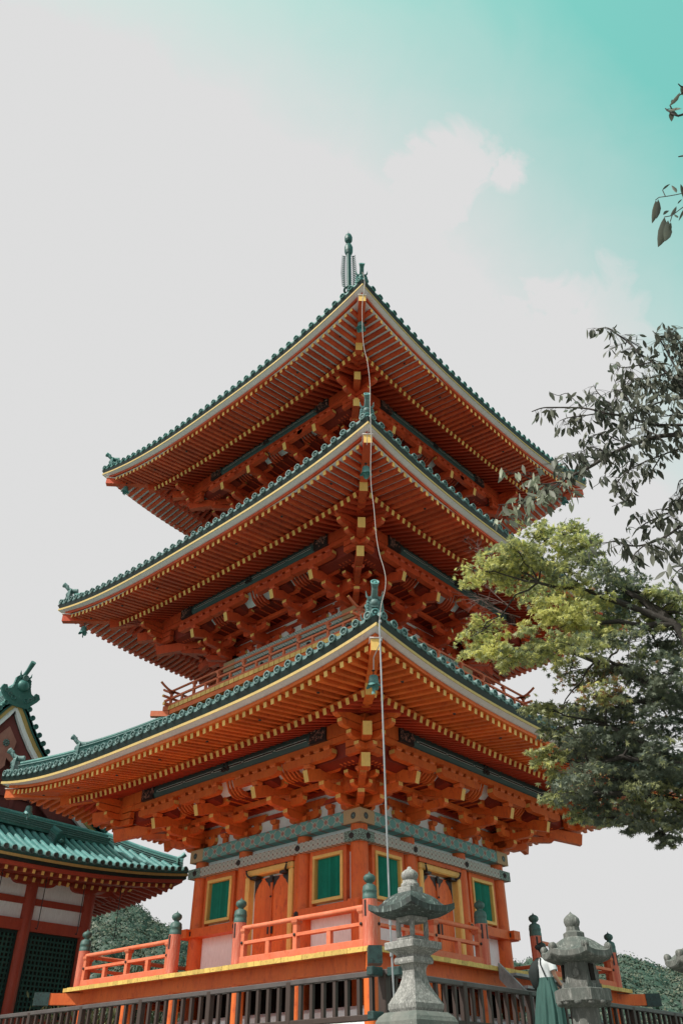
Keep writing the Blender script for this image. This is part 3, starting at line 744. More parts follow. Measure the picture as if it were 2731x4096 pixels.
for k in range(4):
    for y in (-4.6, -2.75, -1.04, 1.04, 2.75):
        if first is None: o = part(sup, 'veranda_support_post'); first = o
        else: o = first.copy(); col.objects.link(o); o.parent = pag
        a = k*PI/2; o.location = (-4.6*cos(a)-sin(a)*y, -4.6*sin(a)+cos(a)*y, -.95)
npm = MB(); npm.lathe([(.135, 2.43), (.135, 3.26)], (0, 0, 0), 'faded_post', 20)
capm = MB(); capm.lathe([(.137, 3.24), (.137, 3.30), (.133, 3.305), (.133, 3.36), (.137, 3.365), (.137, 3.40), (.131, 3.41), (.127, 3.46), (.10, 3.49), (.06, 3.505), (.055, 3.53), (.09, 3.55), (.115, 3.59), (.11, 3.64), (.07, 3.675), (.03, 3.69), (.012, 3.71), (0, 3.74)], (0, 0, 0), 'bronze_cap', 20)
stm = MB(); stm.box(-.142, -.128, -.02, .02, 2.95, 3.22, 'iron')
stm.M = Matrix.Rotation(-.9, 4, 'Z'); stm.box(-.142, -.128, -.02, .02, 2.95, 3.22, 'iron'); stm.M = None
first = None
for k in range(4):
    for y in (-4.69, -1.09, 1.09):
        if first is None:
            o = part(npm, 'newel_post'); first = o; capm.build('bronze_onion_cap', o); stm.build('iron_strap', o)
        else: o = copy_tree(first, pag)
        a = k*PI/2; o.location = (-4.69*cos(a)-sin(a)*y, -4.69*sin(a)+cos(a)*y, -.95); o.rotation_euler.z = a
F = 'faded_rail'
for s in (-1, 1):
    b = MB()
    y0, y1 = sorted((s*1.20, s*4.57)); ym = s*2.78
    b.bbox(-4.76, -4.62, y0, y1, 2.437, 2.59, F, .01)
    b.bbox(-4.74, -4.64, y0-.0, y1, 2.81, 2.875, F, .008)
    b.tube([(-4.69, y0+.02, 3.13), (-4.69, (y0+ym)/2, 3.125), (-4.69, ym, 3.13), (-4.69, (ym+y1)/2, 3.125), (-4.69, y1, 3.13)], .047, F, 12)
    for y in (y0+.06, ym, y1-.05): b.bbox(-4.745, -4.635, y-.055, y+.055, 2.58, 3.09 if y == ym else 3.06, F, .008); b.masu(-4.69, y, 3.02, .16, .09, F)
    for y in ((y0+ym)/2, (ym+y1)/2): b.bbox(-4.735, -4.645, y-.055, y+.055, 2.58, 2.82, F, .008)
    for y in (y0+.05, ym, y1-.05):
        b.M = Matrix.Translation((-4.752, y, 2.845)) @ Matrix.Rotation(-PI/2, 4, 'Y'); b.lathe([(.028, 0), (.03, .012), (.018, .024), (0, .028)], (0, 0, 0), 'iron', 8); b.M = None
    spin(part(b, 'veranda_railing'))
# ---- staircase of the right-hand face
b = MB()
for s in (-1, 1):
    b.prism([(s*1.0-.04, -4.98, 2.50), (s*1.0-.04, -4.98, 2.20), (s*1.0-.04, -6.3, .95), (s*1.0-.04, -6.45, .95), (s*1.0-.04, -6.45, 1.15)], (0, 0, 0), (.08, 0, 0), 'grey_wood')
for k in range(6):
    z = 2.3-k*.24; y = -5.1-k*.24
    b.box(-.96, .96, y-.24, y, z-.05, z, 'grey_wood')
part(b, 'staircase')
# ---- balconies of the upper storeys
def balcony(d, z, ccol):
    b = MB(); Fm = 'faded_rail'
    k = -d+.02
    while k < d-.02:
        y1 = min(k+.185, d-.01); b.box(-d-.02, -d+.25, k+.004, y1+.002, z-.12, z, V, 'yellow'); k += .2
    b.box(-d+.04, -d+1.2, -d+.04, d-.04, z-.09, z-.01, V)
    b.box(-d-.0, -d+.14, -d-.0, d, z-.26, z-.125, V); b.box(-d+.3, -d+.5, -d+.3, d-.3, z-.7, z-.2, 'vermilion_recess_shade')
    b.beam((-d-.32, -d-.32, z-.15), (-d+.5, -d+.5, z-.15), .16, .16, Fm); b.beam((-d-.08, -d-.08, z+.0), (-d+.4, -d+.4, z), .14, .13, Fm, 'yellow')
    o = part(b, 'upper_balcony'); spin(o)
    b = MB(); xr = -d+.06
    b.bbox(xr-.045, xr+.045, -d-.18, d+.18, z+.005, z+.09, Fm, .008)
    b.bbox(xr-.035, xr+.035, -d-.24, d+.24, z+.24, z+.30, Fm, .008)
    for s in (-1, 1):
        b.box(xr-.046, xr+.046, *sorted((s*(d+.18), s*(d+.186))), z+.004, z+.091, 'yellow'); b.box(xr-.036, xr+.036, *sorted((s*(d+.24), s*(d+.246))), z+.239, z+.301, 'yellow')
    P = [(xr, y, z+.50+ (max(0, abs(y)-d)/.3)**1.4*.13) for y in [-d-.36, -d-.24, -d-.1, -d, -d/2, 0, d/2, d, d+.1, d+.24, d+.36]]
    b.tube(P, .036, Fm, 10, capm='yellow')
    n = 7
    for k in range(n+1):
        y = -d+.06+(2*d-.12)*k/n; b.bbox(xr-.036, xr+.036, y-.035, y+.035, z+.08, z+.45, Fm, .005)
        b.masu(xr, y, z+.40, .12, .07, Fm)
        if k < n:
            y2 = y+(2*d-.12)/n/2; b.bbox(xr-.034, xr+.034, y2-.035, y2+.035, z+.08, z+.25, Fm, .005)
        b.M = Matrix.Translation((xr-.037, y, z+.27)) @ Matrix.Rotation(-PI/2, 4, 'Y'); b.lathe([(.02, 0), (.02, .008), (0, .02)], (0, 0, 0), 'iron', 7); b.M = None
    spin(part(b, 'balcony_railing'))
balcony(3.80, 9.66, 2.45); balcony(3.45, 15.1, 2.15)
# ---- spire
SX, SY = .11, -.12
b = MB(); z0 = 21.6
b.M = Matrix.Translation((SX, SY, 0))
b.box(-.55, .55, -.55, .55, z0, z0+.75, 'bronze_dark'); b.box(-.65, .65, -.65, .65, z0+.75, z0+.85, 'bronze_dark')
b.lathe([(.5, z0+.85), (.45, z0+1.1), (.2, z0+1.3), (.4, z0+1.45), (.15, z0+1.6)], (0, 0, 0), 'bronze_dark', 16)
b.lathe([(.11, z0+1.3), (.10, 31.4), (.07, 31.5), (.065, 32.6)], (0, 0, 0), 'bronze_dark', 12)
sp_ = part(b, 'spire')
for k in range(9):
    t = MB(); t.M = Matrix.Translation((SX, SY, 0)); zz = z0+2.0+k*.66; r = .5-k*.036
    t.tube([(r*cos(a_), r*sin(a_), zz) for a_ in [2*PI*j/24 for j in range(25)]], .05, 'bronze_dark', 6, caps=False)
    for a_ in (0, PI/2, PI, 3*PI/2): t.beam((r*cos(a_), r*sin(a_), zz+.02), (.08*cos(a_), .08*sin(a_), zz+.02), .04, .04, 'bronze_dark')
    t.build('spire_ring', sp_)
for k in range(4):   # flame wings with thorny edges
    t = MB(); t.M = Matrix.Translation((SX, SY, 0)) @ Matrix.Rotation(k*PI/2+YAW+PI/4*0, 4, 'Z')
    for j in range(17):
        z = 29.15+j*.13; r = .30-.006*abs(j-7)*1.2
        t.tube([(.17, 0, z-.05), (r-.06, 0, z-.03), (r+.03, 0, z+.03), (r+.075, 0, z+.12)], [.02, .03, .022, .003], 'bronze_dark', 5)
        t.tube([(.10, 0, z), (.2, 0, z+.05), (.23, 0, z-.05)], [.012, .014, .006], 'bronze_dark', 4)
    t.tube([(.20, 0, 29.1), (.21, 0, 30), (.19, 0, 31.15)], .009, 'bronze_dark', 5)
    t.build('flame_wing', sp_)
t = MB(); t.M = Matrix.Translation((SX, SY, 0))
t.lathe([(.085, 31.33), (.15, 31.42), (.193, 31.58), (.195, 31.86), (.15, 32.03), (.09, 32.10), (.11, 32.13), (.075, 32.16)], (0, 0, 0), 'bronze_dark', 12, smooth=False); t.build('dragon_wheel_ball', sp_)
t = MB(); t.M = Matrix.Translation((SX, SY, 0))
t.lathe([(.07, 32.2), (.10, 32.23), (.08, 32.27), (.14, 32.32), (.18, 32.42), (.185, 32.6), (.14, 32.78), (.06, 32.88), (.018, 32.95), (0, 33.2)], (0, 0, 0), 'bronze_dark', 12, smooth=False); t.build('jewel_finial', sp_)
# ------------------------------------------------------------------ wind bells
def bell_mesh():
    root = MB()
    root.lathe([(.0, -.085), (.03, -.088), (.075, -.105), (.088, -.13), (.086, -.145), (.090, -.15), (.092, -.20), (.096, -.205), (.102, -.255)], (0, 0, 0), 'patina_bright', 20)
    # scalloped skirt of four flared petals
    vs = []; n = 32
    for j in range(n):
        a = 2*PI*j/n; pt = abs(cos(2*a))
        for r, z in ((.102, -.255), (.108+.01*pt, -.275-.01*pt), (.108+.042*pt, -.285-.055*pt)): vs.append((r*cos(a), r*sin(a), z))
    root.add(vs, [(j*3+k, ((j+1) % n)*3+k, ((j+1) % n)*3+k+1, j*3+k+1) for j in range(n) for k in range(2)], 'patina_bright', True)
    return root
def make_bell():
    o = bell_mesh().build('wind_bell')
    c = MB(); c.tube([(0, 0, .02), (0, 0, -.03)], .008, 'iron', 5)
    for k in range(3): c.tube([(.012*cos(a)*(k % 2), .012*cos(a)*(1-k % 2), -.045-k*.02+.014*sin(a)) for a in [2*PI*j/8 for j in range(9)]], .004, 'iron', 4)
    c.lathe([(.03, .0), (.035, .012)], (0, 0, 0), 'iron', 8); c.build('hanging_chain', o)
    c = MB(); c.tube([(0, 0, -.15), (0, 0, -.30)], .005, 'iron', 5)
    P = [(-.02, -.29), (.02, -.29), (.035, -.34), (.028, -.39), (.045, -.44), (.03, -.47), (.0, -.45), (-.03, -.475), (-.02, -.42), (-.03, -.36)]
    c.prism([(.0+.02*(z+.4), x*1.1, z) for x, z in P], (0, 0, 0), (.006, 0, 0), 'patina_bright'); c.build('wind_catcher', o)
    return o
bells = [((-6.19, -6.19, 6.86), 'verdigris wind bell under the nearest corner of the lowest pagoda roof'),
         ((-6.19, 6.19, 6.86), 'verdigris wind bell under the left tip of the lowest pagoda roof'),
         ((-5.845, -5.845, 12.36), 'verdigris wind bell under the nearest corner of the middle pagoda roof'),
         ((-5.845, 5.845, 12.36), 'verdigris wind bell under the left tip of the middle pagoda roof'),
         ((-5.52, -5.52, 17.9), 'verdigris wind bell under the nearest corner of the top pagoda roof'),
         ((-5.52, 5.52, 17.9), 'verdigris wind bell under the left tip of the top pagoda roof'),
         ((5.52, -5.52, 17.9), 'verdigris wind bell under the right tip of the top pagoda roof near the cherry branch')]
b0 = None
for p, lab in bells:
    o = make_bell() if b0 is None else copy_tree(b0)
    b0 = b0 or o; o.location = p; o.rotation_euler.z = random.uniform(0, 6)
    tag(o, lab, 'bell', 'wind bells under the pagoda roof corners')

# ------------------------------------------------------------------ lightning conductor
def cable_obj(pts, r, m, name, parent=None, n=6):
    b = MB(); b.tube(pts, r, m, n); return b.build(name, parent)
root = empty('lightning_conductor', (-6.85, -6.98, .95)); tag(root, 'steel pole with a slack cable running up the nearest corners of the pagoda', 'lightning rod')
def cab(pts, r, m, name):
    o = cable_obj([(x+6.85, y+6.98, z-.95) for x, y, z in pts], r, m, name, root)
    return o
cp = [(-6.2, -6.2, 18.79), (-6.19, -6.26, 18.44), (-6.24, -6.27, 17.92), (-6.33, -6.27, 17.16), (-6.42, -6.34, 15.96), (-6.44, -6.4, 15.36), (-6.44, -6.48, 14.91), (-6.46, -6.55, 14.26), (-6.5, -6.59, 13.77), (-6.56, -6.62, 13.17), (-6.59, -6.65, 12.62), (-6.64, -6.68, 11.91), (-6.7, -6.7, 11.23), (-6.73, -6.73, 10.69), (-6.75, -6.8, 10.08), (-6.78, -6.86, 9.39), (-6.78, -6.93, 8.9), (-6.77, -7.0, 8.61), (-6.77, -7.05, 8.31), (-6.81, -7.05, 8.02), (-6.88, -7.01, 7.71), (-6.92, -6.98, 7.35)]
def smooth(pts, n=4):
    P = [Vector(p) for p in pts]; out = []
    for i in range(len(P)-1):
        a, b_, c_, d = P[max(i-1, 0)], P[i], P[i+1], P[min(i+2, len(P)-1)]
        for k in range(n):
            t = k/n; out.append(.5*((2*b_)+(c_-a)*t+(2*a-5*b_+4*c_-d)*t*t+(3*b_-a-3*c_+d)*t**3))
    return out+[P[-1]]
cab(smooth(cp), .0085, 'cable', 'braided_cable')
cab([(-6.92, -6.98, 7.36), (-6.87, -6.95, 2.31), (-6.855, -6.975, .95)], .016, 'steel', 'steel_pole')
cab([(-6.905, -6.99, 6.95), (-6.80, -6.72, 6.75), (-6.74, -6.66, 6.55)], .009, 'steel', 'stay_wire')
cab([(-6.20, -6.30, 18.3), (-6.12, -6.18, 18.0), (-6.06, -6.05, 17.9)], .007, 'cable', 'stay_wire')
cab([(-6.58, -6.66, 12.75), (-6.48, -6.45, 12.5), (-6.40, -6.36, 12.3)], .008, 'cable', 'stay_wire')
for z in (6.95, 7.33, 2.31, 1.9): cab([(-6.90 if z > 5 else -6.872, -6.985 if z > 5 else -6.955, z), (-6.90 if z > 5 else -6.872, -6.985 if z > 5 else -6.955, z+.05)], .027, 'steel', 'pole_clamp')

# ------------------------------------------------------------------ brown railing around the pagoda
FZ, FC = 1.80, 6.5
fen = empty('railing_fence', (-FC, -FC, .95)); tag(fen, 'low dark brown wooden railing with square balusters around the pagoda', 'fence')
def fpart(b, name, parent=None):
    o = b.build(name, parent or fen)
    if not parent: o.location = (FC, FC, -.95)
    return o
b = MB(); b.bbox(-FC-.05, -FC+.05, -FC-.32, 16, FZ-.08, FZ, 'fence_rail', .012); fpart(b, 'top_rail')
b = MB(); b.bbox(-FC-.32, 14, -FC-.05, -FC+.05, FZ-.083, FZ-.003, 'fence_rail', .012); fpart(b, 'top_rail')
b = MB(); b.bbox(-FC-.045, -FC+.045, -FC-.28, 16, 1.16, 1.24, 'fence_brown', .01); fpart(b, 'bottom_rail')
b = MB(); b.bbox(-FC-.28, 14, -FC-.045, -FC+.045, 1.157, 1.237, 'fence_brown', .01); fpart(b, 'bottom_rail')
for n_, (dx, dy) in enumerate(((0, 1), (1, 0))):
    p0 = None
    for k in range(1, 97):
        t = .25*k
        if t > (22.3 if dy else 20.3): break
        if k % 8 == 0:
            q = MB(); q.bbox(-.055, .055, -.055, .055, .95, FZ-.02, 'fence_brown', .01); o = q.build('fence_post', fen)
        else:
            if p0 is None: q = MB(); q.box(-.03, .03, -.03, .03, 1.20, FZ-.06, 'fence_brown'); p0 = o = q.build('baluster', fen)
            else: o = p0.copy(); col.objects.link(o); o.parent = fen
        o.location = (dx*t, dy*t, -.95)
q = MB(); q.bbox(-.075, .075, -.075, .075, .5, FZ-.04, 'fence_brown', .015); o = q.build('fence_post', fen); o.location = (0, 0, -.95)
for z0, z1 in ((FZ-.10, FZ+.018), (1.145, 1.25)):
    for k in (0, 1):
        q = MB()
        if k: q.bbox(-.34, -.10, -.062, .062, z0, z1, 'cap_metal', .01)
        else: q.bbox(-.062, .062, -.34, -.10, z0, z1, 'cap_metal', .01)
        o = q.build('metal_end_cap', fen); o.location = (0, 0, -.95)

# ------------------------------------------------------------------ stone lanterns
def ngon_r(n, a):   # distance to the side of a unit-corner polygon at angle a from a corner
    s = PI/n; a = (a % (2*s))-s
    return cos(s)/cos(a)
def poly_lathe(mb, prof, n, rot, m, sub=3, smooth_=False, rnd=0., lift=None):
    """profile turned round an n-sided plan (radius = to the corner); rnd 0..1 rounds the plan"""
    N = n*sub; vs = []
    for r, z in prof:
        for j in range(N):
            a = 2*PI*j/N; rr = r*((1-rnd)*ngon_r(n, a)+rnd*(1+cos(PI/n))/2)
            zz = z+(lift(r, abs(((a/(2*PI/n)) % 1)-.5)*2) if lift else 0)
            vs.append((rr*cos(a+rot), rr*sin(a+rot), zz))
    fs = [(i*N+j, i*N+(j+1) % N, (i+1)*N+(j+1) % N, (i+1)*N+j) for i in range(len(prof)-1) for j in range(N)]
    mb.add(vs, fs, m, smooth_); mb.add(vs[:N], [tuple(range(N))[::-1]], m); mb.add(vs[-N:], [tuple(range(N))], m)
R1 = math.atan2(-6.2, -7.9)
lx, ly = -9.35, -9.30
GL = -1.4
l1 = empty('stone_lantern', (lx, ly, GL))
tag(l1, 'square weathered stone lantern with upswept roof and flared pedestal, nearest the camera', 'stone lantern', 'stone lanterns before the pagoda')
def lp(b, name, par): return b.build(name, par)
dz = -GL
b = MB()
poly_lathe(b, [(.46, .0), (.46, dz+.55), (.435, dz+.57), (.43, dz+.86), (.41, dz+.885), (.40, dz+.90), (.33, dz+.945)], 4, R1, 'stone_dark', 4); lp(b, 'base_block', l1)
b = MB(); P = [(.27, .945), (.292, .975), (.294, 1.02), (.275, 1.04), (.255, 1.07), (.205, 1.13), (.165, 1.19), (.138, 1.25), (.125, 1.31), (.131, 1.35), (.155, 1.385), (.205, 1.39), (.215, 1.41), (.21, 1.44), (.19, 1.463)]
poly_lathe(b, [(r, z+dz) for r, z in P], 4, R1, 'stone', 4, False, .04); lp(b, 'shaft', l1)
b = MB(); P = [(.18, 1.463), (.19, 1.475), (.235, 1.50), (.285, 1.525), (.31, 1.53), (.313, 1.59), (.305, 1.60)]
poly_lathe(b, [(r, z+dz) for r, z in P], 4, R1, 'stone', 4, False, .02); lp(b, 'platform', l1)
b = MB()   # firebox: four windows
w = .133
b.M = Matrix.Translation((0, 0, dz)) @ Matrix.Rotation(R1+PI/4, 4, 'Z')
b.bbox(-w, w, -w, w, 1.60, 1.655, 'stone', .02); b.bbox(-w, w, -w, w, 1.79, 1.86, 'stone', .02)
for sx in (-1, 1):
    for sy in (-1, 1): b.bbox(*sorted((sx*w*.99, sx*w*.60)), *sorted((sy*w*.99, sy*w*.60)), 1.64, 1.81, 'stone', .012)
b.M = None; lp(b, 'firebox', l1)
b = MB()
lf = lambda r, t: (.055*t**3)*(max(0, (r-.2)/.28))**1.5 if r > .2 else 0
P = [(.19, 1.845), (.36, 1.85), (.45, 1.862), (.482, 1.875), (.484, 1.935), (.45, 1.928), (.41, 1.93), (.365, 1.945), (.33, 1.975), (.30, 2.01), (.26, 2.045), (.21, 2.075), (.15, 2.098)]
poly_lathe(b, [(r, z+dz) for r, z in P], 4, R1, 'stone_roof', 8, False, .0, lf); lp(b, 'lantern_roof', l1)
b = MB(); poly_lathe(b, [(.142, dz+2.098), (.142, dz+2.15), (.13, dz+2.16)], 4, R1, 'stone', 2); b.lathe([(.10, dz+2.16), (.105, dz+2.18), (.095, dz+2.2), (.085, dz+2.205), (.085, dz+2.225), (.06, dz+2.23)], (0, 0, 0), 'stone', 16)
b.lathe([(.06, dz+2.228), (.085, dz+2.245), (.098, dz+2.28), (.09, dz+2.31), (.06, dz+2.335), (.028, dz+2.35), (.02, dz+2.372), (.012, dz+2.375)], (0, 0, 0), 'stone', 18); lp(b, 'onion_finial', l1)

def hex_lantern(loc, rot):
    l = empty('stone_lantern', loc); g = 'stone_green'
    b = MB(); poly_lathe(b, [(.48, 0), (.48, dz+.1), (.40, dz+.2)], 6, rot, 'stone_dark', 2); b.build('base_block', l)
    b = MB(); b.lathe([(.19, dz+.15), (.168, dz+.3), (.162, dz+.6), (.168, dz+.7), (.166, dz+1.12)], (0, 0, 0), g, 20); b.build('shaft', l)
    b = MB(); poly_lathe(b, [(.20, dz+1.11), (.27, dz+1.13), (.33, dz+1.165), (.35, dz+1.175), (.352, dz+1.295), (.335, dz+1.305)], 6, rot, g, 3, False, .1)
    for k in range(12):
        a = rot+k*PI/6; b.lathe([(0, -.03), (.045, -.01), (.05, .02), (0, .035)], (.285*cos(a), .285*sin(a), dz+1.15), g, 8)
    b.build('lotus_platform', l)
    b = MB(); poly_lathe(b, [(.25, dz+1.30), (.25, dz+1.36), (.235, dz+1.36), (.215, dz+1.60)], 6, rot, g, 3, False, .15)
    for k in range(6):
        a = rot+(k+.5)*PI/3; b.M = Matrix.Rotation(a, 4, 'Z')
        r_ = .212
        if k % 2: b.M = b.M @ Matrix.Translation((r_, 0, dz+1.475)) @ Matrix.Rotation(PI/2, 4, 'Y'); b.lathe([(.055, .0), (.055, .012), (.045, .012), (.043, -.03), (0, -.03)], (0, 0, 0), g, 14, mm=[g, g, g, 'dark_void'])
        else: b.box(r_-.02, r_+.003, -.035, .035, dz+1.39, dz+1.57, 'dark_void')
        b.M = None
    b.build('firebox', l)
    b = MB(); lf = lambda r, t: (.045*t**3)*(max(0, (r-.2)/.25))**1.5 if r > .2 else 0
    P = [(.21, 1.585), (.36, 1.60), (.44, 1.625), (.452, 1.64), (.452, 1.70), (.41, 1.71), (.36, 1.735), (.31, 1.775), (.25, 1.825), (.19, 1.86), (.14, 1.88)]
    poly_lathe(b, [(r, z+dz) for r, z in P], 6, rot, 'stone_green', 6, False, .05, lf)
    for k in range(6):   # scroll knobs curling up on the six corners
        a = rot+k*PI/3; b.M = Matrix.Translation((.405*cos(a), .405*sin(a), dz+1.755)) @ Matrix.Rotation(a, 4, 'Z') @ Matrix.Rotation(PI/2, 4, 'X')
        b.lathe([(0, -.04), (.038, -.038), (.046, -.025), (.046, .025), (.038, .038), (0, .04)], (0, 0, 0), g, 12); b.M = None
    b.build('lantern_roof', l)
    b = MB(); poly_lathe(b, [(.135, dz+1.875), (.135, dz+1.93), (.12, dz+1.94), (.09, dz+1.955), (.085, dz+2.0)], 6, rot, g, 2)
    b.lathe([(.07, dz+1.99), (.09, dz+2.02), (.103, dz+2.06), (.095, dz+2.10), (.06, dz+2.135), (.02, dz+2.16), (0, dz+2.185)], (0, 0, 0), g, 18); b.build('onion_finial', l)
    return l
l2 = hex_lantern((-6.66, -9.80, GL), math.atan2(-5.6, -10.6)+.3)
tag(l2, 'round-shafted hexagonal stone lantern with scroll corners beside the person in the green skirt', 'stone lantern', 'stone lanterns before the pagoda')
l3 = copy_tree(l2); p = at(2812, 3862, 12.3); l3.location = (p.x, p.y, p.z-3.05)
tag(l3, 'hexagonal stone lantern cut off by the right edge of the photo, farthest right', 'stone lantern', 'stone lanterns before the pagoda')

# ------------------------------------------------------------------ left hall
HX, HY, HH = -5.65, 13.81, 6.18
hall = empty('temple_hall', (HX, HY, .95)); tag(hall, 'red and white temple hall with teal tiled hip-and-gable roof left of the pagoda', 'building')
def hp(mb, name, parent=None, k=0):
    o = mb.build(name, parent or hall); o.location = (0, 0, -.95) if not parent else (0, 0, 0); o.rotation_euler.z = k*PI/2; return o
H = 'hall_red'; hz = 5.88; hl = lambda y: .40*min(1.1, abs(y)/HH)**2.4
st = [-1+2*k/40 for k in range(41)]
b = MB()
def hsweep(prof, m):
    n = len(prof); vs = [(-d, t*d, z+hl(t*HH)) for t in st for d, z in prof]
    b.add(vs, [(k*n+j, k*n+(j+1) % n, (k+1)*n+(j+1) % n, (k+1)*n+j) for k in range(len(st)-1) for j in range(n)], m)
hsweep([(HH, hz-.075), (HH, hz), (HH-.3, hz+.02), (HH-.3, hz-.06)], 'eave_gold')
hsweep([(HH-.03, hz-.17), (HH-.03, hz-.078), (HH-.3, hz-.078), (HH-.3, hz-.17)], 'eave_black')
hsweep([(HH-.12, hz-.28), (HH-.10, hz-.173), (HH-.3, hz-.173), (HH-.3, hz-.28)], H)
hsweep([(HH-.02, hz+.003), (HH+.03, hz+.06), (HH-.3, hz+.08), (HH-.3, hz+.022)], 'patina_deep')
e = hp(b, 'eave_board'); normals(e)
b = MB()
for k in range(-20, 21):
    y = k*.285
    f_ = MB()
    b.beam((-(HH-.2), y, hz-.285+hl(y)), (-max(abs(y)+.02, HH-1.3), y, hz-.13+hl(y)*.85), .09, .105, H, 'yellow')
    if abs(y) < HH-1.3: b.beam((-(HH-1.15), y, hz-.29+hl(y)*.8), (-max(abs(y)+.02, HH-2.7), y, hz+.17), .09, .12, H, 'yellow')
rr = hp(b, 'rafter_row')
b = MB(); vs = []
pr = [(HH-.2, hz-.28, 1), (HH-1.25, hz-.12, .85), (HH-1.25, hz-.27, .8), (HH-2.2, hz+.1, .1), (HH-2.9, hz+.3, 0)]
for t in st:
    for d, z, w in pr: vs.append((-d, t*d, z+hl(t*d)*w))
b.add(vs, [(k*5+j, k*5+j+1, (k+1)*5+j+1, (k+1)*5+j) for k in range(40) for j in range(4)], H); bo = hp(b, 'rafter_boarding')
# skirt roof
RS = lambda x: hz+.09+.46*x+.06*x*x      # x = distance in from the eave
STOP = 2.05
b = MB(); vs = []
for t in st:
    for k in range(7):
        x = STOP*k/6; d = HH+.02-x; vs.append((-d, t*d, RS(x)+hl(t*HH)*max(0, 1-x/2.6)))
b.add(vs, [(k*7+j, k*7+j+1, (k+1)*7+j+1, (k+1)*7+j) for k in range(40) for j in range(6)], 'patina_deep', True); sk = hp(b, 'skirt_roof')
b = MB(); te = MB()
for k in range(-23, 24):
    y = k*.262; x1 = min(STOP, HH-abs(y)-.1)
    if x1 > .15:
        P = [(-(HH+.04-x1*q/8), y, RS(x1*q/8)+hl(min(HH, abs(y)/(HH-x1*q/8)*HH))*max(0, 1-x1*q/8/2.6)+.045) for q in range(9)]
        b.tube(P, [.078 if q % 2 else .082 for q in range(9)], 'patina_bright', 8, caps=False)
    te.M = Matrix.Translation((-(HH+.045), y, RS(0)+hl(y)+.045)) @ Matrix.Rotation(-PI/2, 4, 'Y')
    te.lathe([(.08, -.14), (.088, 0), (.088, .012), (.066, .012), (.062, -.01), (.0, -.004)], (0, 0, 0), 'patina_grey', 12, mm=['patina_grey']*3+['tile_face']*2); te.M = None
    if k < 23:
        y2 = y+.131; te.box(-(HH+.02), -(HH-.1), y2-.06, y2+.06, RS(0)+hl(y2)-.035, RS(0)+hl(y2)-.015, 'patina_grey')
b.build('tile_roll_row', sk); te.build('round_end_tile_row', sk)
def hridge(b, P, w, hh, m='patina', row=True):
    n = len(P)-1; vs = []
    for i_, p in enumerate(P):
        p = Vector(p); d = Vector(P[min(i_+1, n)])-Vector(P[max(i_-1, 0)]); d.z = 0; d.normalize(); s = Vector((-d.y, d.x, 0))
        for q, zz in ((-w/2, -.08), (w/2, -.08), (w/2, hh), (w*.3, hh+.04), (-w*.3, hh+.04), (-w/2, hh)): v = p+s*q; vs.append((v.x, v.y, v.z+zz))
        
    b.add(vs, [(k*6+j, k*6+(j+1) % 6, (k+1)*6+(j+1) % 6, (k+1)*6+j) for k in range(n) for j in range(6)]+[(5, 4, 3, 2, 1, 0), tuple(range(n*6, n*6+6))], m)
    b.tube([(p[0], p[1], p[2]+hh+.07) for p in P], .07, 'patina_bright', 8)
    for sg in (-1, 1):
        for z in (.02, .08, .14, .20):
            if z < hh:
                Q = []
                for i_, p in enumerate(P):
                    p = Vector(p); d = Vector(P[min(i_+1, n)])-Vector(P[max(i_-1, 0)]); d.z = 0; d.normalize(); s = Vector((-d.y, d.x, 0)); v = p+s*sg*(w/2+.0); Q.append((v.x, v.y, v.z+z))
                b.tube(Q, .02, 'patina_grey', 5)
b = MB()
P = []
for k in range(9):
    x = .15+(STOP-.15)*k/8; d = HH-x; P.append((-d, -d, RS(x)+hl(HH)*max(0, 1-x/2.6)-.02))
hridge(b, P, .2, .22); t_ = hp(b, 'hip_ridge')
q = MB(); onip = [(-.17, 0), (-.18, .2), (-.13, .36), (0, .42), (.13, .36), (.18, .2), (.17, 0)]
q.M = Matrix.Translation((-(HH-.25), -(HH-.25), RS(0)+hl(HH)+.0)) @ Matrix.Rotation(-3*PI/4, 4, 'Z')
q.prism([(.0, y, z) for y, z in onip], (0, 0, 0), (-.06, 0, 0), 'patina'); q.lathe([(.02, -.02), (.08, 0), (.09, .06), (.05, .12), (0, .14)], (.01, 0, .14), 'patina', 8)
q.tube([(-.05, 0, .36), (.08, 0, .42), (.2, 0, .52)], [.07, .07, .085], 'patina_bright', 10); q.M = None
q.build('demon_mask_tile', t_)
for o in (e, rr, bo, sk, t_): spin(o)
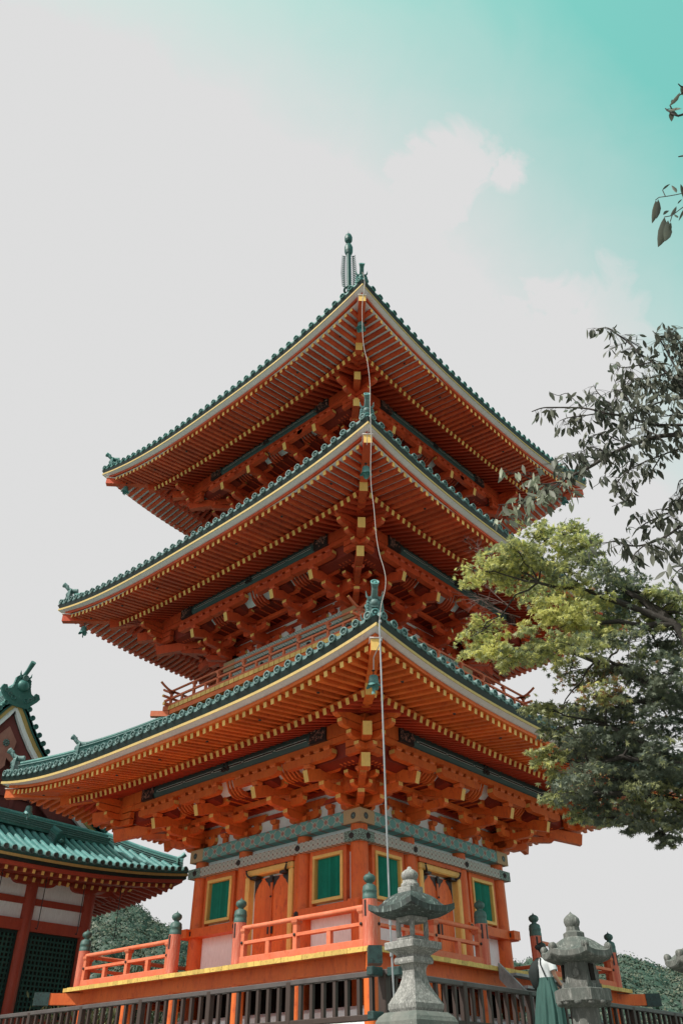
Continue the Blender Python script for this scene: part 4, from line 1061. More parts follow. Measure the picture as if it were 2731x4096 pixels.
# upper gable roof: ridge runs along y, gable faces the front. Local frame of the hall, x across
GP = [(0, 11.0), (.2, 10.83), (.42, 10.56), (.72, 10.12), (1.05, 9.70), (1.6, 9.13), (2.5, 8.36), (3.3, 7.80), (4.15, 7.30)]
yf = -HH+1.72; yb = HH-1.72; XO = -.08
for sg in (-1, 1):
    b = MB(); n = len(GP)
    vs = [(XO+sg*x, y, z+.02) for x, z in GP for y in (yf, yb)]+[(XO+sg*x, y, z-.12) for x, z in GP for y in (yf, yb)]
    m_ = 2*n
    fs = [(2*i_, 2*i_+1, 2*i_+3, 2*i_+2) for i_ in range(n-1)]+[(m_+2*i_, m_+2*i_+1, m_+2*i_+3, m_+2*i_+2) for i_ in range(n-1)]+[(2*i_, 2*i_+2, m_+2*i_+2, m_+2*i_) for i_ in range(n-1)]
    b.add(vs, fs, 'patina_deep'); o = hp(b, 'gable_roof_slope'); normals(o)
    t = MB(); y = yf+.14
    while y < yb: t.tube([(XO+sg*x, y, z+.06) for x, z in GP], .075, 'patina_bright' if sg > 0 else 'patina', 7, caps=False); y += .27
    t.build('tile_roll_row', o)
    t = MB()   # verge: round tiles facing front, gold and pale boards below
    L = 0
    for i_ in range(n-1):
        p0, p1 = Vector((GP[i_][0], 0, GP[i_][1])), Vector((GP[i_+1][0], 0, GP[i_+1][1])); seg = (p1-p0).length
        while L < seg:
            p = p0+(p1-p0)*(L/seg)
            if p.x > .1:
                t.M = Matrix.Translation((XO+sg*p.x, yf-.05, p.z+.10)) @ Matrix.Rotation(PI/2, 4, 'X')
                t.lathe([(.08, -.5), (.088, 0), (.088, .012), (.068, .012), (.064, -.008), (0, -.002)], (0, 0, 0), 'patina', 12, mm=['patina']*4+['patina_deep']); t.M = None
            L += .30
        L -= seg
    t.build('verge_tile_row', o)
    t = MB()
    for (a0, a1, y0, y1, m2) in ((.0, .13, yf+.0, yf+.05, 'patina_deep'), (.13, .24, yf+.03, yf+.12, 'eave_gold'), (.24, .38, yf+.08, yf+.2, 'plaster'), (.38, .95, yf+.25, yf+.33, 'gable_red')):
        vs = []
        for i_, (x, z) in enumerate(GP):
            if i_ == 0: nx, nz = 0, 1.6
            else:
                dx = GP[i_][0]-GP[i_-1][0]; dz_ = GP[i_][1]-GP[i_-1][1]; l_ = math.hypot(dx, dz_); nx, nz = -dz_/l_, dx/l_
            for q_ in (a0, a1):
                for yy in (y0, y1):
                    if i_ == 0: vs.append((XO+sg*0, yy, z-q_*1.55))
                    else: vs.append((XO+sg*max(0, x-nx*q_), yy, z-nz*q_))
        fs = []
        for i_ in range(n-1):
            o_ = 4*i_
            for a_, c_ in ((0, 1), (1, 3), (3, 2), (2, 0)): fs.append((o_+a_, o_+c_, o_+4+c_, o_+4+a_))
        t.add(vs, fs, m2)
    normals(t.build('bargeboard', o))
b = MB(); b.prism([(XO+x, yf+.6, z-.3) for x, z in GP[::-1]]+[(XO-x, yf+.6, z-.3) for x, z in GP[1:]], (0, 0, 0), (0, .1, 0), 'gable_red')
for x in (-1.6, -.8, .8, 1.6): b.box(XO+x-.07, XO+x+.07, yf+.55, yf+.62, 7.3, 9.0, 'gable_red')
b.box(XO-3.2, XO+3.2, yf+.5, yf+.62, 8.0, 8.25, 'gable_red'); hp(b, 'gable_wall')
b = MB()   # carved pendant with a flower boss
pp = [(0, 10.05), (.34, 9.62), (.30, 9.30), (.42, 9.12), (.30, 8.95), (.12, 9.05), (.14, 8.80), (0, 8.62)]
b.prism([(XO+x, yf+.20, z) for x, z in pp]+[(XO-x, yf+.20, z) for x, z in pp[1:-1][::-1]], (0, 0, 0), (0, .05, 0), 'gegyo')
for a in range(8): b.M = Matrix.Translation((XO+.085*cos(a*PI/4), yf+.19, 9.5+.085*sin(a*PI/4))) @ Matrix.Rotation(PI/2, 4, 'X'); b.lathe([(.03, 0), (.035, .015), (0, .03)], (0, 0, 0), 'patina_grey', 8)
b.M = Matrix.Translation((XO, yf+.19, 9.5)) @ Matrix.Rotation(PI/2, 4, 'X'); b.lathe([(.04, 0), (.04, .03), (0, .045)], (0, 0, 0), 'patina_grey', 8); b.M = None
hp(b, 'gable_pendant')
b = MB(); hridge(b, [(XO, yf+.1+ (yb-yf-.2)*k/6, 11.05) for k in range(7)], .3, .45); rg = hp(b, 'main_ridge')
q = MB(); Y = yf-.02
pl = [(-.62, -.02), (-.70, .10), (-.64, .24), (-.52, .26), (-.46, .14), (-.36, .20), (-.30, .34), (-.26, .62), (-.16, .72), (0, .75)]
pl = pl+[(-x, z) for x, z in pl[::-1][1:]]+[(.3, -.35), (-.3, -.35)]
q.prism([(XO+x, Y, 11.0+z) for x, z in pl], (0, 0, 0), (0, .1, 0), 'patina')
for s in (-1, 1):
    for k in range(5): q.lathe([(0, -.022), (.024, 0), (0, .022)], (XO+s*(.30-.012*k), Y-.005, 11.24+k*.09), 'patina_grey', 6)
    q.tube([(XO+s*.12, Y-.03, 11.62), (XO+s*.19, Y-.06, 11.72), (XO+s*.2, Y-.05, 11.84)], [.04, .03, .005], 'patina', 6)
    for k in range(3): q.tube([(XO+s*(.5-k*.14)+.06*cos(a), Y-.012, 11.08-k*.10+.06*sin(a)) for a in [j*.9 for j in range(7)]], .015, 'patina_grey', 5)
q.M = Matrix.Translation((XO, Y, 11.36)) @ Matrix.Rotation(PI/2, 4, 'X'); q.lathe([(.19, 0), (.2, .06), (.15, .13), (.07, .17), (0, .18)], (0, 0, 0), 'patina', 12)
q.M = Matrix.Translation((XO, Y-.12, 11.62)) @ Matrix.Rotation(PI/2, 4, 'X'); q.lathe([(.1, -.1), (.105, .0), (.08, .01), (.075, -.01), (0, 0)], (0, 0, 0), 'patina_grey', 12)
q.M = None; q.tube([(XO, Y+.15, 11.70), (XO+.0, Y-.12, 11.86), (XO, Y-.38, 12.1)], [.07, .07, .09], 'patina', 12); q.build('demon_mask_tile', rg)
b = MB(); hridge(b, [(XO+x, yf-.15-.0*abs(x), RS(STOP-.2)+.08-.02*abs(x)) for x in (-4.0, -3, -2, -1, 0, 1, 2, 3, 4.0)], .2, .22); hp(b, 'skirt_top_ridge')
b = MB()
for s in (-1, 1): hridge(b, [(XO+s*1.98, yf-.75+.15*k, RS(1.1+.12*k)+.06) for k in range(6)], .24, .26)
dn = hp(b, 'descending_ridge')
for s in (-1, 1):
    q = MB(); q.prism([(XO+s*1.98+y, yf-.80, RS(1.1)-.05+z) for y, z in onip], (0, 0, 0), (0, .08, 0), 'patina_deep'); q.lathe([(0, -.06), (.1, 0), (0, .08)], (XO+s*1.98, yf-.84, RS(1.1)+.13), 'patina', 8)
    q.build('demon_mask_tile', dn)
# hall body
cw = 4.02; hc = [(-4.02+.0), -1.95, 1.95, 4.02]
cm = MB(); cm.lathe([(.185, .95), (.185, 5.7)], (0, 0, 0), H, 16); first = None
for k in range(4):
    for y in (-4.0, -1.95, 1.95):
        if first is None: first = o = cm.build('column', hall)
        else: o = first.copy(); col.objects.link(o); o.parent = hall
        a = k*PI/2; o.location = (-3.81*cos(a)-sin(a)*y*.9525 if False else cos(a)*-3.81*1.05-sin(a)*y, sin(a)*-3.81*1.05+cos(a)*y, -.95)
b = MB(); W = 4.0
b.box(-W+.02, -W+.1, -W, W, 4.3, 6.1, 'plaster'); b.box(-W-.05, -W+.03, -W, W, 5.07, 5.25, H); b.box(-W-.12, -W+.05, -W-.1, W+.1, 4.34, 4.65, H); b.box(-W-.1, -W+.05, -W-.1, W+.1, 5.86, 6.1, H)
b.box(-W-.10, -W+.04, -W, W, 1.9, 2.15, H); b.box(-W+.02, -W+.1, -W, W, .95, 1.9, 'plaster')
for y in (-4.0, -1.95, 1.95, 4.0): b.arm((-W-.02, y), (0, 1), .75, .75, 5.60, .27, .22, H, H)
for y in (-4.0, -1.95, 1.95, 4.0): hexfit(b, -W-.12, y, 4.5, .1)
w_ = hp(b, 'hall_wall'); spin(w_)
for (y0, y1) in ((-3.81, -2.14), (-1.76, 1.76), (2.14, 3.81)):
    b = MB(); x = -W+.02
    b.box(x, x+.03, y0, y1, 2.16, 4.33, 'dark_void')
    b.box(x-.05, x, y0, y0+.07, 2.16, 4.33, 'lattice_green'); b.box(x-.05, x, y1-.07, y1, 2.16, 4.33, 'lattice_green'); b.box(x-.052, x, y0, y1, 4.25, 4.335, 'lattice_green')
    n = round((y1-y0)/.13)
    for k in range(1, n): y = y0+(y1-y0)*k/n; b.box(x-.04, x-.005, y-.024, y+.024, 2.16, 4.30, 'window_lattice')
    n = round(2.1/.13)
    for k in range(1, n): z = 2.16+2.12*k/n; b.box(x-.038, x-.007, y0+.02, y1-.02, z-.024, z+.024, 'window_lattice')
    spin(hp(b, 'lattice_shutter'))
for x in (-5.1, -3.9, -2.6, -1.4, .2, 1.6, 2.9, 4.2):
    b = MB(); zb = 4.9 if x < 4 else 4.3; b.tube([(x, -HH+.75, 5.72), (x, -HH+.75, 4.25), (x-.03, -HH+.73, 4.2), (x-.08, -HH+.72, 4.22)], .013, 'iron', 5); hp(b, 'shutter_hook')
# ------------------------------------------------------------------ person
def skin_obj(name, nodes, edges, m, parent, sub=2):
    me = bpy.data.meshes.new(name); me.from_pydata([n[0] for n in nodes], edges, [])
    o = bpy.data.objects.new(name, me); col.objects.link(o); o.parent = parent
    sk_ = o.modifiers.new('skin', 'SKIN'); 
    if not me.skin_vertices: me.skin_vertices.new() if hasattr(me.skin_vertices, 'new') else None
    lay = me.skin_vertices[0].data
    for i_, n in enumerate(nodes): r = n[1]; lay[i_].radius = r if isinstance(r, tuple) else (r, r)
    lay[0].use_root = True; sk_.use_smooth_shade = True
    s = o.modifiers.new('sub', 'SUBSURF'); s.levels = s.render_levels = sub
    me.materials.append(MATS[m]); return o
per = empty('person', (-2.58, -6.95, .96)); per.rotation_euler.z = math.radians(-20)
tag(per, 'person in a white top, long green skirt and black jacket standing by the railing', 'person')
# local x = where the person faces, y = the person's left
N = [((0, 0, .86), (.13, .10)), ((0, 0, 1.02), (.11, .085)), ((.0, 0, 1.18), (.13, .09)), ((-.01, 0, 1.27), (.11, .07)), ((.0, 0, 1.33), .045), ((.015, 0, 1.385), .05), ((.02, 0, 1.45), (.075, .07)), ((.015, 0, 1.50), (.07, .065))]
E_ = [(i_, i_+1) for i_ in range(7)]
def chain(start, pts):
    prev = start
    for p in pts: N.append(p); E_.append((prev, len(N)-1)); prev = len(N)-1
    return prev
for s in (-1, 1):
    chain(0, [((0, s*.09, .80), .085), ((.01, s*.095, .45), .055), ((-.01, s*.095, .25), .048), ((-.02, s*.095, .07), .034), ((.06, s*.10, .03), .03), ((.12, s*.10, .025), .02)])
    e_ = chain(3, [((0, s*.15, 1.265), .05), ((.02 if s > 0 else .03, s*.20, 1.03), .036), ((.16, s*.17, .90), .03), ((.23, s*.13, .89), .023), ((.28, s*.115, .885), (.028, .016))])
    for k, (dy, ln) in enumerate(((-.024, .058), (-.008, .068), (.008, .062), (.023, .048))):
        chain(e_, [((.295, s*.115+dy, .885), .0095), ((.295+ln*.6, s*.115+dy*1.1, .872), .008), ((.295+ln, s*.115+dy*1.1, .85), .006)])
    chain(e_-0, [((.262, s*.115-s*.036, .88), .01), ((.285, s*.115-s*.05, .865), .0085)])
body = skin_obj('body', N, E_, 'skin', per, 2)
f = MB()   # face: nose, lips, eyes, ears sit on the head
f.lathe([(0, -.02), (.012, -.012), (.010, .004), (0, .02)], (.098, 0, 1.43), 'skin', 8)
for s in (-1, 1):
    f.lathe([(0, -.008), (.011, 0), (0, .008)], (.083, s*.028, 1.452), 'hair', 8); f.lathe([(0, -.028), (.012, -.01), (.014, .01), (0, .028)], (.012, s*.073, 1.44), 'skin', 8)
    f.tube([(.084, s*.015, 1.472), (.084, s*.04, 1.473)], .004, 'hair', 5)
f.tube([(.088, -.02, 1.402), (.094, 0, 1.402), (.088, .02, 1.402)], .005, 'maple_red', 5); f.build('face', per)
h_ = MB()
vs = []; n = 20; m_ = 10
for i_ in range(m_+1):
    ph = PI*i_/m_
    for j in range(n):
        a = 2*PI*j/n; front = cos(a)
        r = .088+.004*sin(9*a); z = 1.478+.088*cos(ph)*(1.0 if cos(ph) > 0 else (1.15 if front < .35 else .1))
        rr = r*sin(ph); vs.append((rr*cos(a)-.004-(.012 if front > .3 and ph > 1.2 else 0), rr*.86*sin(a), z))
h_.add(vs, [(i_*n+j, i_*n+(j+1) % n, (i_+1)*n+(j+1) % n, (i_+1)*n+j) for i_ in range(m_) for j in range(n)], 'hair', True)
h_.lathe([(0, -.045), (.035, -.035), (.05, 0), (.038, .032), (0, .042)], (-.105, 0, 1.475), 'hair', 14)
h_.tube([(-.06, -.03, 1.43), (-.075, -.04, 1.36), (-.07, -.035, 1.30)], [.02, .014, .004], 'hair', 6); h_.build('hair', per)
def loft(mb, rings, m, n=32, folds=0, k=9):
    vs = []
    for (cx, cy, z, rx, ry, fo) in rings:
        for j in range(n):
            a = 2*PI*j/n; w = 1+fo*(sin(k*a)+.5*sin((k*2-1)*a+1)); vs.append((cx+rx*w*cos(a), cy+ry*w*sin(a), z))
    mb.add(vs, [(i_*n+j, i_*n+(j+1) % n, (i_+1)*n+(j+1) % n, (i_+1)*n+j) for i_ in range(len(rings)-1) for j in range(n)], m, True)
t = MB(); loft(t, [(0, 0, .93, .125, .155, .02), (0, 0, .98, .115, .14, .02), (0, 0, 1.08, .12, .15, .015), (0, 0, 1.18, .13, .165, .01), (0, 0, 1.25, .115, .18, .01), (0, 0, 1.30, .085, .14, 0), (0, 0, 1.325, .06, .085, 0)], 'cloth_white', 32)
for s in (-1, 1): t.tube([(0, s*.14, 1.265), (.0, s*.185, 1.22), (.015, s*.21, 1.10)], [.06, .065, .07], 'cloth_white', 14)
t.build('white_top', per)
t = MB(); loft(t, [(0, 0, 1.0, .12, .145, 0), (0, 0, .94, .13, .16, .02), (0, 0, .80, .165, .20, .05), (0, 0, .5, .215, .25, .09), (-.02, 0, .2, .24, .27, .10), (-.03, 0, .06, .26, .29, .10)], 'cloth_green', 96, k=11); t.build('long_skirt', per)
t = MB(); loft(t, [(-.02, .06, 1.32, .05, .10, .02), (-.05, .12, 1.24, .10, .14, .04), (-.08, .16, 1.1, .13, .14, .06), (-.07, .17, .98, .12, .12, .07), (-.05, .17, .86, .09, .10, .06), (-.05, .16, .80, .02, .03, 0)], 'cloth_black', 48, k=5)
t.tube([(.09, .0, 1.30), (.125, -.03, 1.22), (.135, -.05, 1.10), (.14, -.02, 1.02)], [.014, .012, .012, .01], 'cloth_black', 6)
t.tube([(-.10, -.03, 1.30), (-.13, -.05, 1.2), (-.125, -.10, 1.08), (-.12, -.13, 1.0)], [.016, .013, .012, .010], 'cloth_black', 6); t.build('black_jacket', per)

# ------------------------------------------------------------------ trees
class LB(MB):
    pass
STAR = []
for k, (a, r) in enumerate(((-90, .12), (-62, .55), (-48, .30), (-12, .95), (12, .38), (42, 1.05), (62, .40), (90, 1.15), (118, .40), (138, 1.05), (168, .38), (192, .95), (228, .30), (242, .55))):
    STAR.append((r*cos(math.radians(a)), r*sin(math.radians(a))))
def rnd_frame(down=.35, spread=.9, out=None):
    """leaf frame: tip direction drooping outwards, random roll"""
    a = random.uniform(0, 2*PI)
    t = Vector((cos(a), sin(a), -down+random.gauss(0, .35)))
    if out is not None: t += out*.8
    t.normalize(); n = Vector((random.gauss(0, spread), random.gauss(0, spread), 1)); n = (n-t*n.dot(t)).normalized()
    return t, n.cross(t), n
def maple_leaf(mb, p, s, m, out=None):
    t, sd, n = rnd_frame(.55, .75, out)
    vs = []
    for x, y in STAR:
        rr = x*x+y*y; q = p+sd*(x*s)+t*(y*s)-n*(rr*s*.14); vs.append((q.x, q.y, q.z))
    vs.append(tuple(p))
    c = len(STAR); k = len(STAR)
    o = len(mb.v); mb.v.extend(vs); mi = mb.mid(m)
    for i_ in range(k): mb.f.append((o+c, o+i_, o+(i_+1) % k)); mb.mi.append(mi); mb.sm.append(False)
def cherry_leaf(mb, p, s, m, dirn=None):
    t = Vector((random.gauss(0, .38), random.gauss(0, .38), -1)) if random.random() < .8 else Vector((random.gauss(0, 1), random.gauss(0, 1), -.5))
    if dirn is not None: t += dirn*.4
    t.normalize(); a = Vector((random.gauss(0, 1), random.gauss(0, 1), random.gauss(0, .3))); sd = (a-t*a.dot(t)).normalized(); n = sd.cross(t)
    w = s*random.uniform(.145, .20); f_ = random.uniform(.1, .5)*w; bend = random.uniform(-.15, .2)*s
    P = []
    for q, ww in ((0, 0), (.18, .62), (.42, 1.0), (.68, .8), (.88, .35), (1.0, 0)):
        cpt = p+t*(q*s)+n*(bend*q*q)
        if ww == 0: P.append([cpt])
        else: P.append([cpt-sd*w*ww+n*f_*ww, cpt, cpt+sd*w*ww+n*f_*ww])
    vs = [tuple(v) for r in P for v in r]; o = len(mb.v); mb.v.extend(vs); mi = mb.mid(m)
    F_ = [(0, 1, 2), (0, 2, 3)]
    for r in range(3):
        a_ = 1+3*r; F_ += [(a_, a_+3, a_+4, a_+1), (a_+1, a_+4, a_+5, a_+2)]
    F_ += [(10, 13, 11), (11, 13, 12)]
    for f__ in F_: mb.f.append(tuple(o+i_ for i_ in f__)); mb.mi.append(mi); mb.sm.append(True)
def limb(mb, a, b, r0_, r1_, m='bark', wob=.06, n=7, sides=6, sag=.0):
    a = Vector(a); b = Vector(b); L = (b-a).length; P = []; R = []
    for k in range(n+1):
        t = k/n; w = L*wob*sin(PI*t)
        P.append(a.lerp(b, t)+Vector((random.gauss(0, w*.5), random.gauss(0, w*.5), random.gauss(0, w*.5)+sag*L*sin(PI*t)))); R.append(r0_+(r1_-r0_)*t)
    mb.tube(P, R, m, sides); return P
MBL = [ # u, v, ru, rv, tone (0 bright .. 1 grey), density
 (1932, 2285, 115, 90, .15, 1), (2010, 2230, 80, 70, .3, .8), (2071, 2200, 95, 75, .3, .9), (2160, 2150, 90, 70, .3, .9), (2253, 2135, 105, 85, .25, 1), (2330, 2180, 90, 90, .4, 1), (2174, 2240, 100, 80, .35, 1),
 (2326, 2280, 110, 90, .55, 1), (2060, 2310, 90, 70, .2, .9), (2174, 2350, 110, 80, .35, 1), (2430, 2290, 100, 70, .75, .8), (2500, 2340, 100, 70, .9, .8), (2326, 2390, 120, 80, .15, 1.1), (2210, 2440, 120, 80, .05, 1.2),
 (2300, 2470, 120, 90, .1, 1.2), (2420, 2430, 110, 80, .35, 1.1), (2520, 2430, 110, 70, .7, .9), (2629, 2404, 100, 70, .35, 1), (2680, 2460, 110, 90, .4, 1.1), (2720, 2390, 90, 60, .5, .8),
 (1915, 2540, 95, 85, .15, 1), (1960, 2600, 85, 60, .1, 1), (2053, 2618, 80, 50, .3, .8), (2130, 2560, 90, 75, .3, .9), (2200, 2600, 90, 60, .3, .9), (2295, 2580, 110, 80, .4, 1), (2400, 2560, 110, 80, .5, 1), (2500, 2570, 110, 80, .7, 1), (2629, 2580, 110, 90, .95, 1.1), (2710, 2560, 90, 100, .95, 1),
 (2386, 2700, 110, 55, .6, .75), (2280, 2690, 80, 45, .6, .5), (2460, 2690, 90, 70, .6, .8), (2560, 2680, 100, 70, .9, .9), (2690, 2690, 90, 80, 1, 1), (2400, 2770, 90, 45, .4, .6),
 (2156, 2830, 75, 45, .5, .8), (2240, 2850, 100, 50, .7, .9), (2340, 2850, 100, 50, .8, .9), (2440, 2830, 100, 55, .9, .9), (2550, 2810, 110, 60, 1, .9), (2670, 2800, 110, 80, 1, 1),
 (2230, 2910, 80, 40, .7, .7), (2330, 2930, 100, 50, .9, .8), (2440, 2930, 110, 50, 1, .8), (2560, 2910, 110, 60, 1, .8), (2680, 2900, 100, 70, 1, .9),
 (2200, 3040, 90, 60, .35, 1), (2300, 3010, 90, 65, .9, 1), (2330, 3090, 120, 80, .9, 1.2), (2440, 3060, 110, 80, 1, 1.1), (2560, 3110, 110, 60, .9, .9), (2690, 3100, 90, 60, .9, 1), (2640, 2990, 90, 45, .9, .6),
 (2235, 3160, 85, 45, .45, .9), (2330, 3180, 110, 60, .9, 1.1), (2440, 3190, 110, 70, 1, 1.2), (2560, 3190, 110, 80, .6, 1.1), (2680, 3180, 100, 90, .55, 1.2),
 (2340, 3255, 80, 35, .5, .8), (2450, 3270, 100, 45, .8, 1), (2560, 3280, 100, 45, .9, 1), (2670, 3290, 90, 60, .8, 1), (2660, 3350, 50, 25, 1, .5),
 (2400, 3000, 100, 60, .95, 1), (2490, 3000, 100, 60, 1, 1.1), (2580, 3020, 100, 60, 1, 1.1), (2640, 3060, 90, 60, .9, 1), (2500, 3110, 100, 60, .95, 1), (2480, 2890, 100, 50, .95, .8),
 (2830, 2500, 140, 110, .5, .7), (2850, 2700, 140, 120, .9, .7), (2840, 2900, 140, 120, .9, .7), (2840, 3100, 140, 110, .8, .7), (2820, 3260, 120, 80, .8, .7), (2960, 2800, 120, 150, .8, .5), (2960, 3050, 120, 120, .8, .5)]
mt = at(3050, 3300, 9.6)
maple = empty('maple_tree', (mt.x, mt.y, GL)); tag(maple, 'yellow-green maple tree spreading in front of the right side of the pagoda', 'tree')
o3 = Vector((mt.x, mt.y, GL))
tk = MB(); top = Vector((mt.x, mt.y, 3.2)); limb(tk, (mt.x, mt.y, GL-.1), top, .24, .14, 'bark', .02, 8, 12)
mains = [at(2700, 2500, 9.2), at(2690, 2780, 9.2), at(2680, 3040, 9.0), at(2640, 3200, 9.0)]
forks = [Vector((mt.x, mt.y, 3.1)), Vector((mt.x, mt.y, 2.9)), Vector((mt.x, mt.y, 2.6)), Vector((mt.x, mt.y, 2.2))]
hubs = []
for a, b in zip(forks, mains): hubs.append(limb(tk, a, b, .10, .05, 'bark', .04, 8, 8, .06))
sec = [(0, 2330, 2360, 9.0), (0, 2150, 2330, 8.8), (0, 2480, 2330, 9.2), (0, 2300, 2500, 8.9), (0, 2240, 2200, 9.1), (1, 2430, 2640, 9.0), (1, 2150, 2580, 8.8), (1, 2480, 2830, 9.1), (2, 2420, 2900, 9.0), (2, 2350, 3060, 8.8), (3, 2400, 3170, 8.8), (3, 2520, 3280, 8.9)]
nodes = []
for h0, u, v, D in sec:
    P = limb(tk, hubs[h0][-1], at(u, v, D), .045, .016, 'bark', .05, 7, 6, .04); nodes += P[2:]
crown = MB(); tw = MB()
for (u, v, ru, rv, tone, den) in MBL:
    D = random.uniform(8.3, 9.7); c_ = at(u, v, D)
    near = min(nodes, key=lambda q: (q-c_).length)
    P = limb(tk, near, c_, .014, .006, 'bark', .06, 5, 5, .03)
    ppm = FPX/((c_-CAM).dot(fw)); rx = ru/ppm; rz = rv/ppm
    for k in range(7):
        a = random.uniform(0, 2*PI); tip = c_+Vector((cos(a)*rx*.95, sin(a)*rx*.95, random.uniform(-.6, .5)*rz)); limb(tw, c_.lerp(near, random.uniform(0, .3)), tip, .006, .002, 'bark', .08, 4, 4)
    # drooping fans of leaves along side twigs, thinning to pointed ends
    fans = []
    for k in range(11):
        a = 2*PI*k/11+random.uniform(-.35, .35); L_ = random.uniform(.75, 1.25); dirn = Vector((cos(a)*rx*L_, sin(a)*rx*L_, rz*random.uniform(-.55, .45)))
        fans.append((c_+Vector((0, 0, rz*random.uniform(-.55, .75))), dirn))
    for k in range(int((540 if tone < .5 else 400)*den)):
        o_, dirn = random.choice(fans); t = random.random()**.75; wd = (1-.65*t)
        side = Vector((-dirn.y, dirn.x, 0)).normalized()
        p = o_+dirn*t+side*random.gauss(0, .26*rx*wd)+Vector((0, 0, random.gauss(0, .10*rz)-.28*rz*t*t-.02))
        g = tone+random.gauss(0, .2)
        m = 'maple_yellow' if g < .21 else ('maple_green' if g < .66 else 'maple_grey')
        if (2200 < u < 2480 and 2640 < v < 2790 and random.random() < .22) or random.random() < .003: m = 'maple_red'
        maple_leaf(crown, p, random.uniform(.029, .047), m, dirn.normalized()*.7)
for k in range(240):   # stray leaves and sprays that break the outline
    u, v = random.choice(MBL)[:2]; b_ = random.choice(MBL); a = random.uniform(0, 2*PI)
    p = at(b_[0]+cos(a)*b_[2]*1.15, b_[1]+sin(a)*b_[3]*1.15, random.uniform(8.4, 9.6)); maple_leaf(crown, p, .045, 'maple_green' if random.random() < .6 else 'maple_grey')
def tree_part(mb, name, parent, loc):
    o = mb.build(name, parent); o.location = -Vector(loc); return o
tree_part(tk, 'trunk', maple, o3); tree_part(crown, 'crown', maple, o3); tree_part(tw, 'twigs', maple, o3)
# bare reddish twigs poking out on the left of the maple
bt = MB()
def twiggy(p, d, L, r, lev):
    q = p+d*L; limb(bt, p, q, r, r*.6, 'twig_red', .05, 4, 4)
    if lev:
        for k in range(random.choice((2, 3, 3))):
            t = random.uniform(.35, 1); d2 = (d+Vector((random.gauss(0, .45), random.gauss(0, .45), random.gauss(.05, .45)))).normalized(); twiggy(p.lerp(q, t), d2, L*random.uniform(.5, .75), r*.62, lev-1)
for (u0_, v0_, u1_, v1_) in ((2030, 2420, 1900, 2310), (2060, 2440, 1850, 2350), (2080, 2470, 1880, 2400), (2000, 2260, 1890, 2160), (1960, 2240, 1870, 2190), (2060, 2400, 1950, 2420), (2100, 2500, 1950, 2480), (2020, 2330, 1880, 2300)):
    a, b = at(u0_, v0_, 9.3), at(u1_, v1_, 9.3); twiggy(a, (b-a).normalized(), (b-a).length*.7, .008, 3)
tree_part(bt, 'bare_twigs', maple, o3)

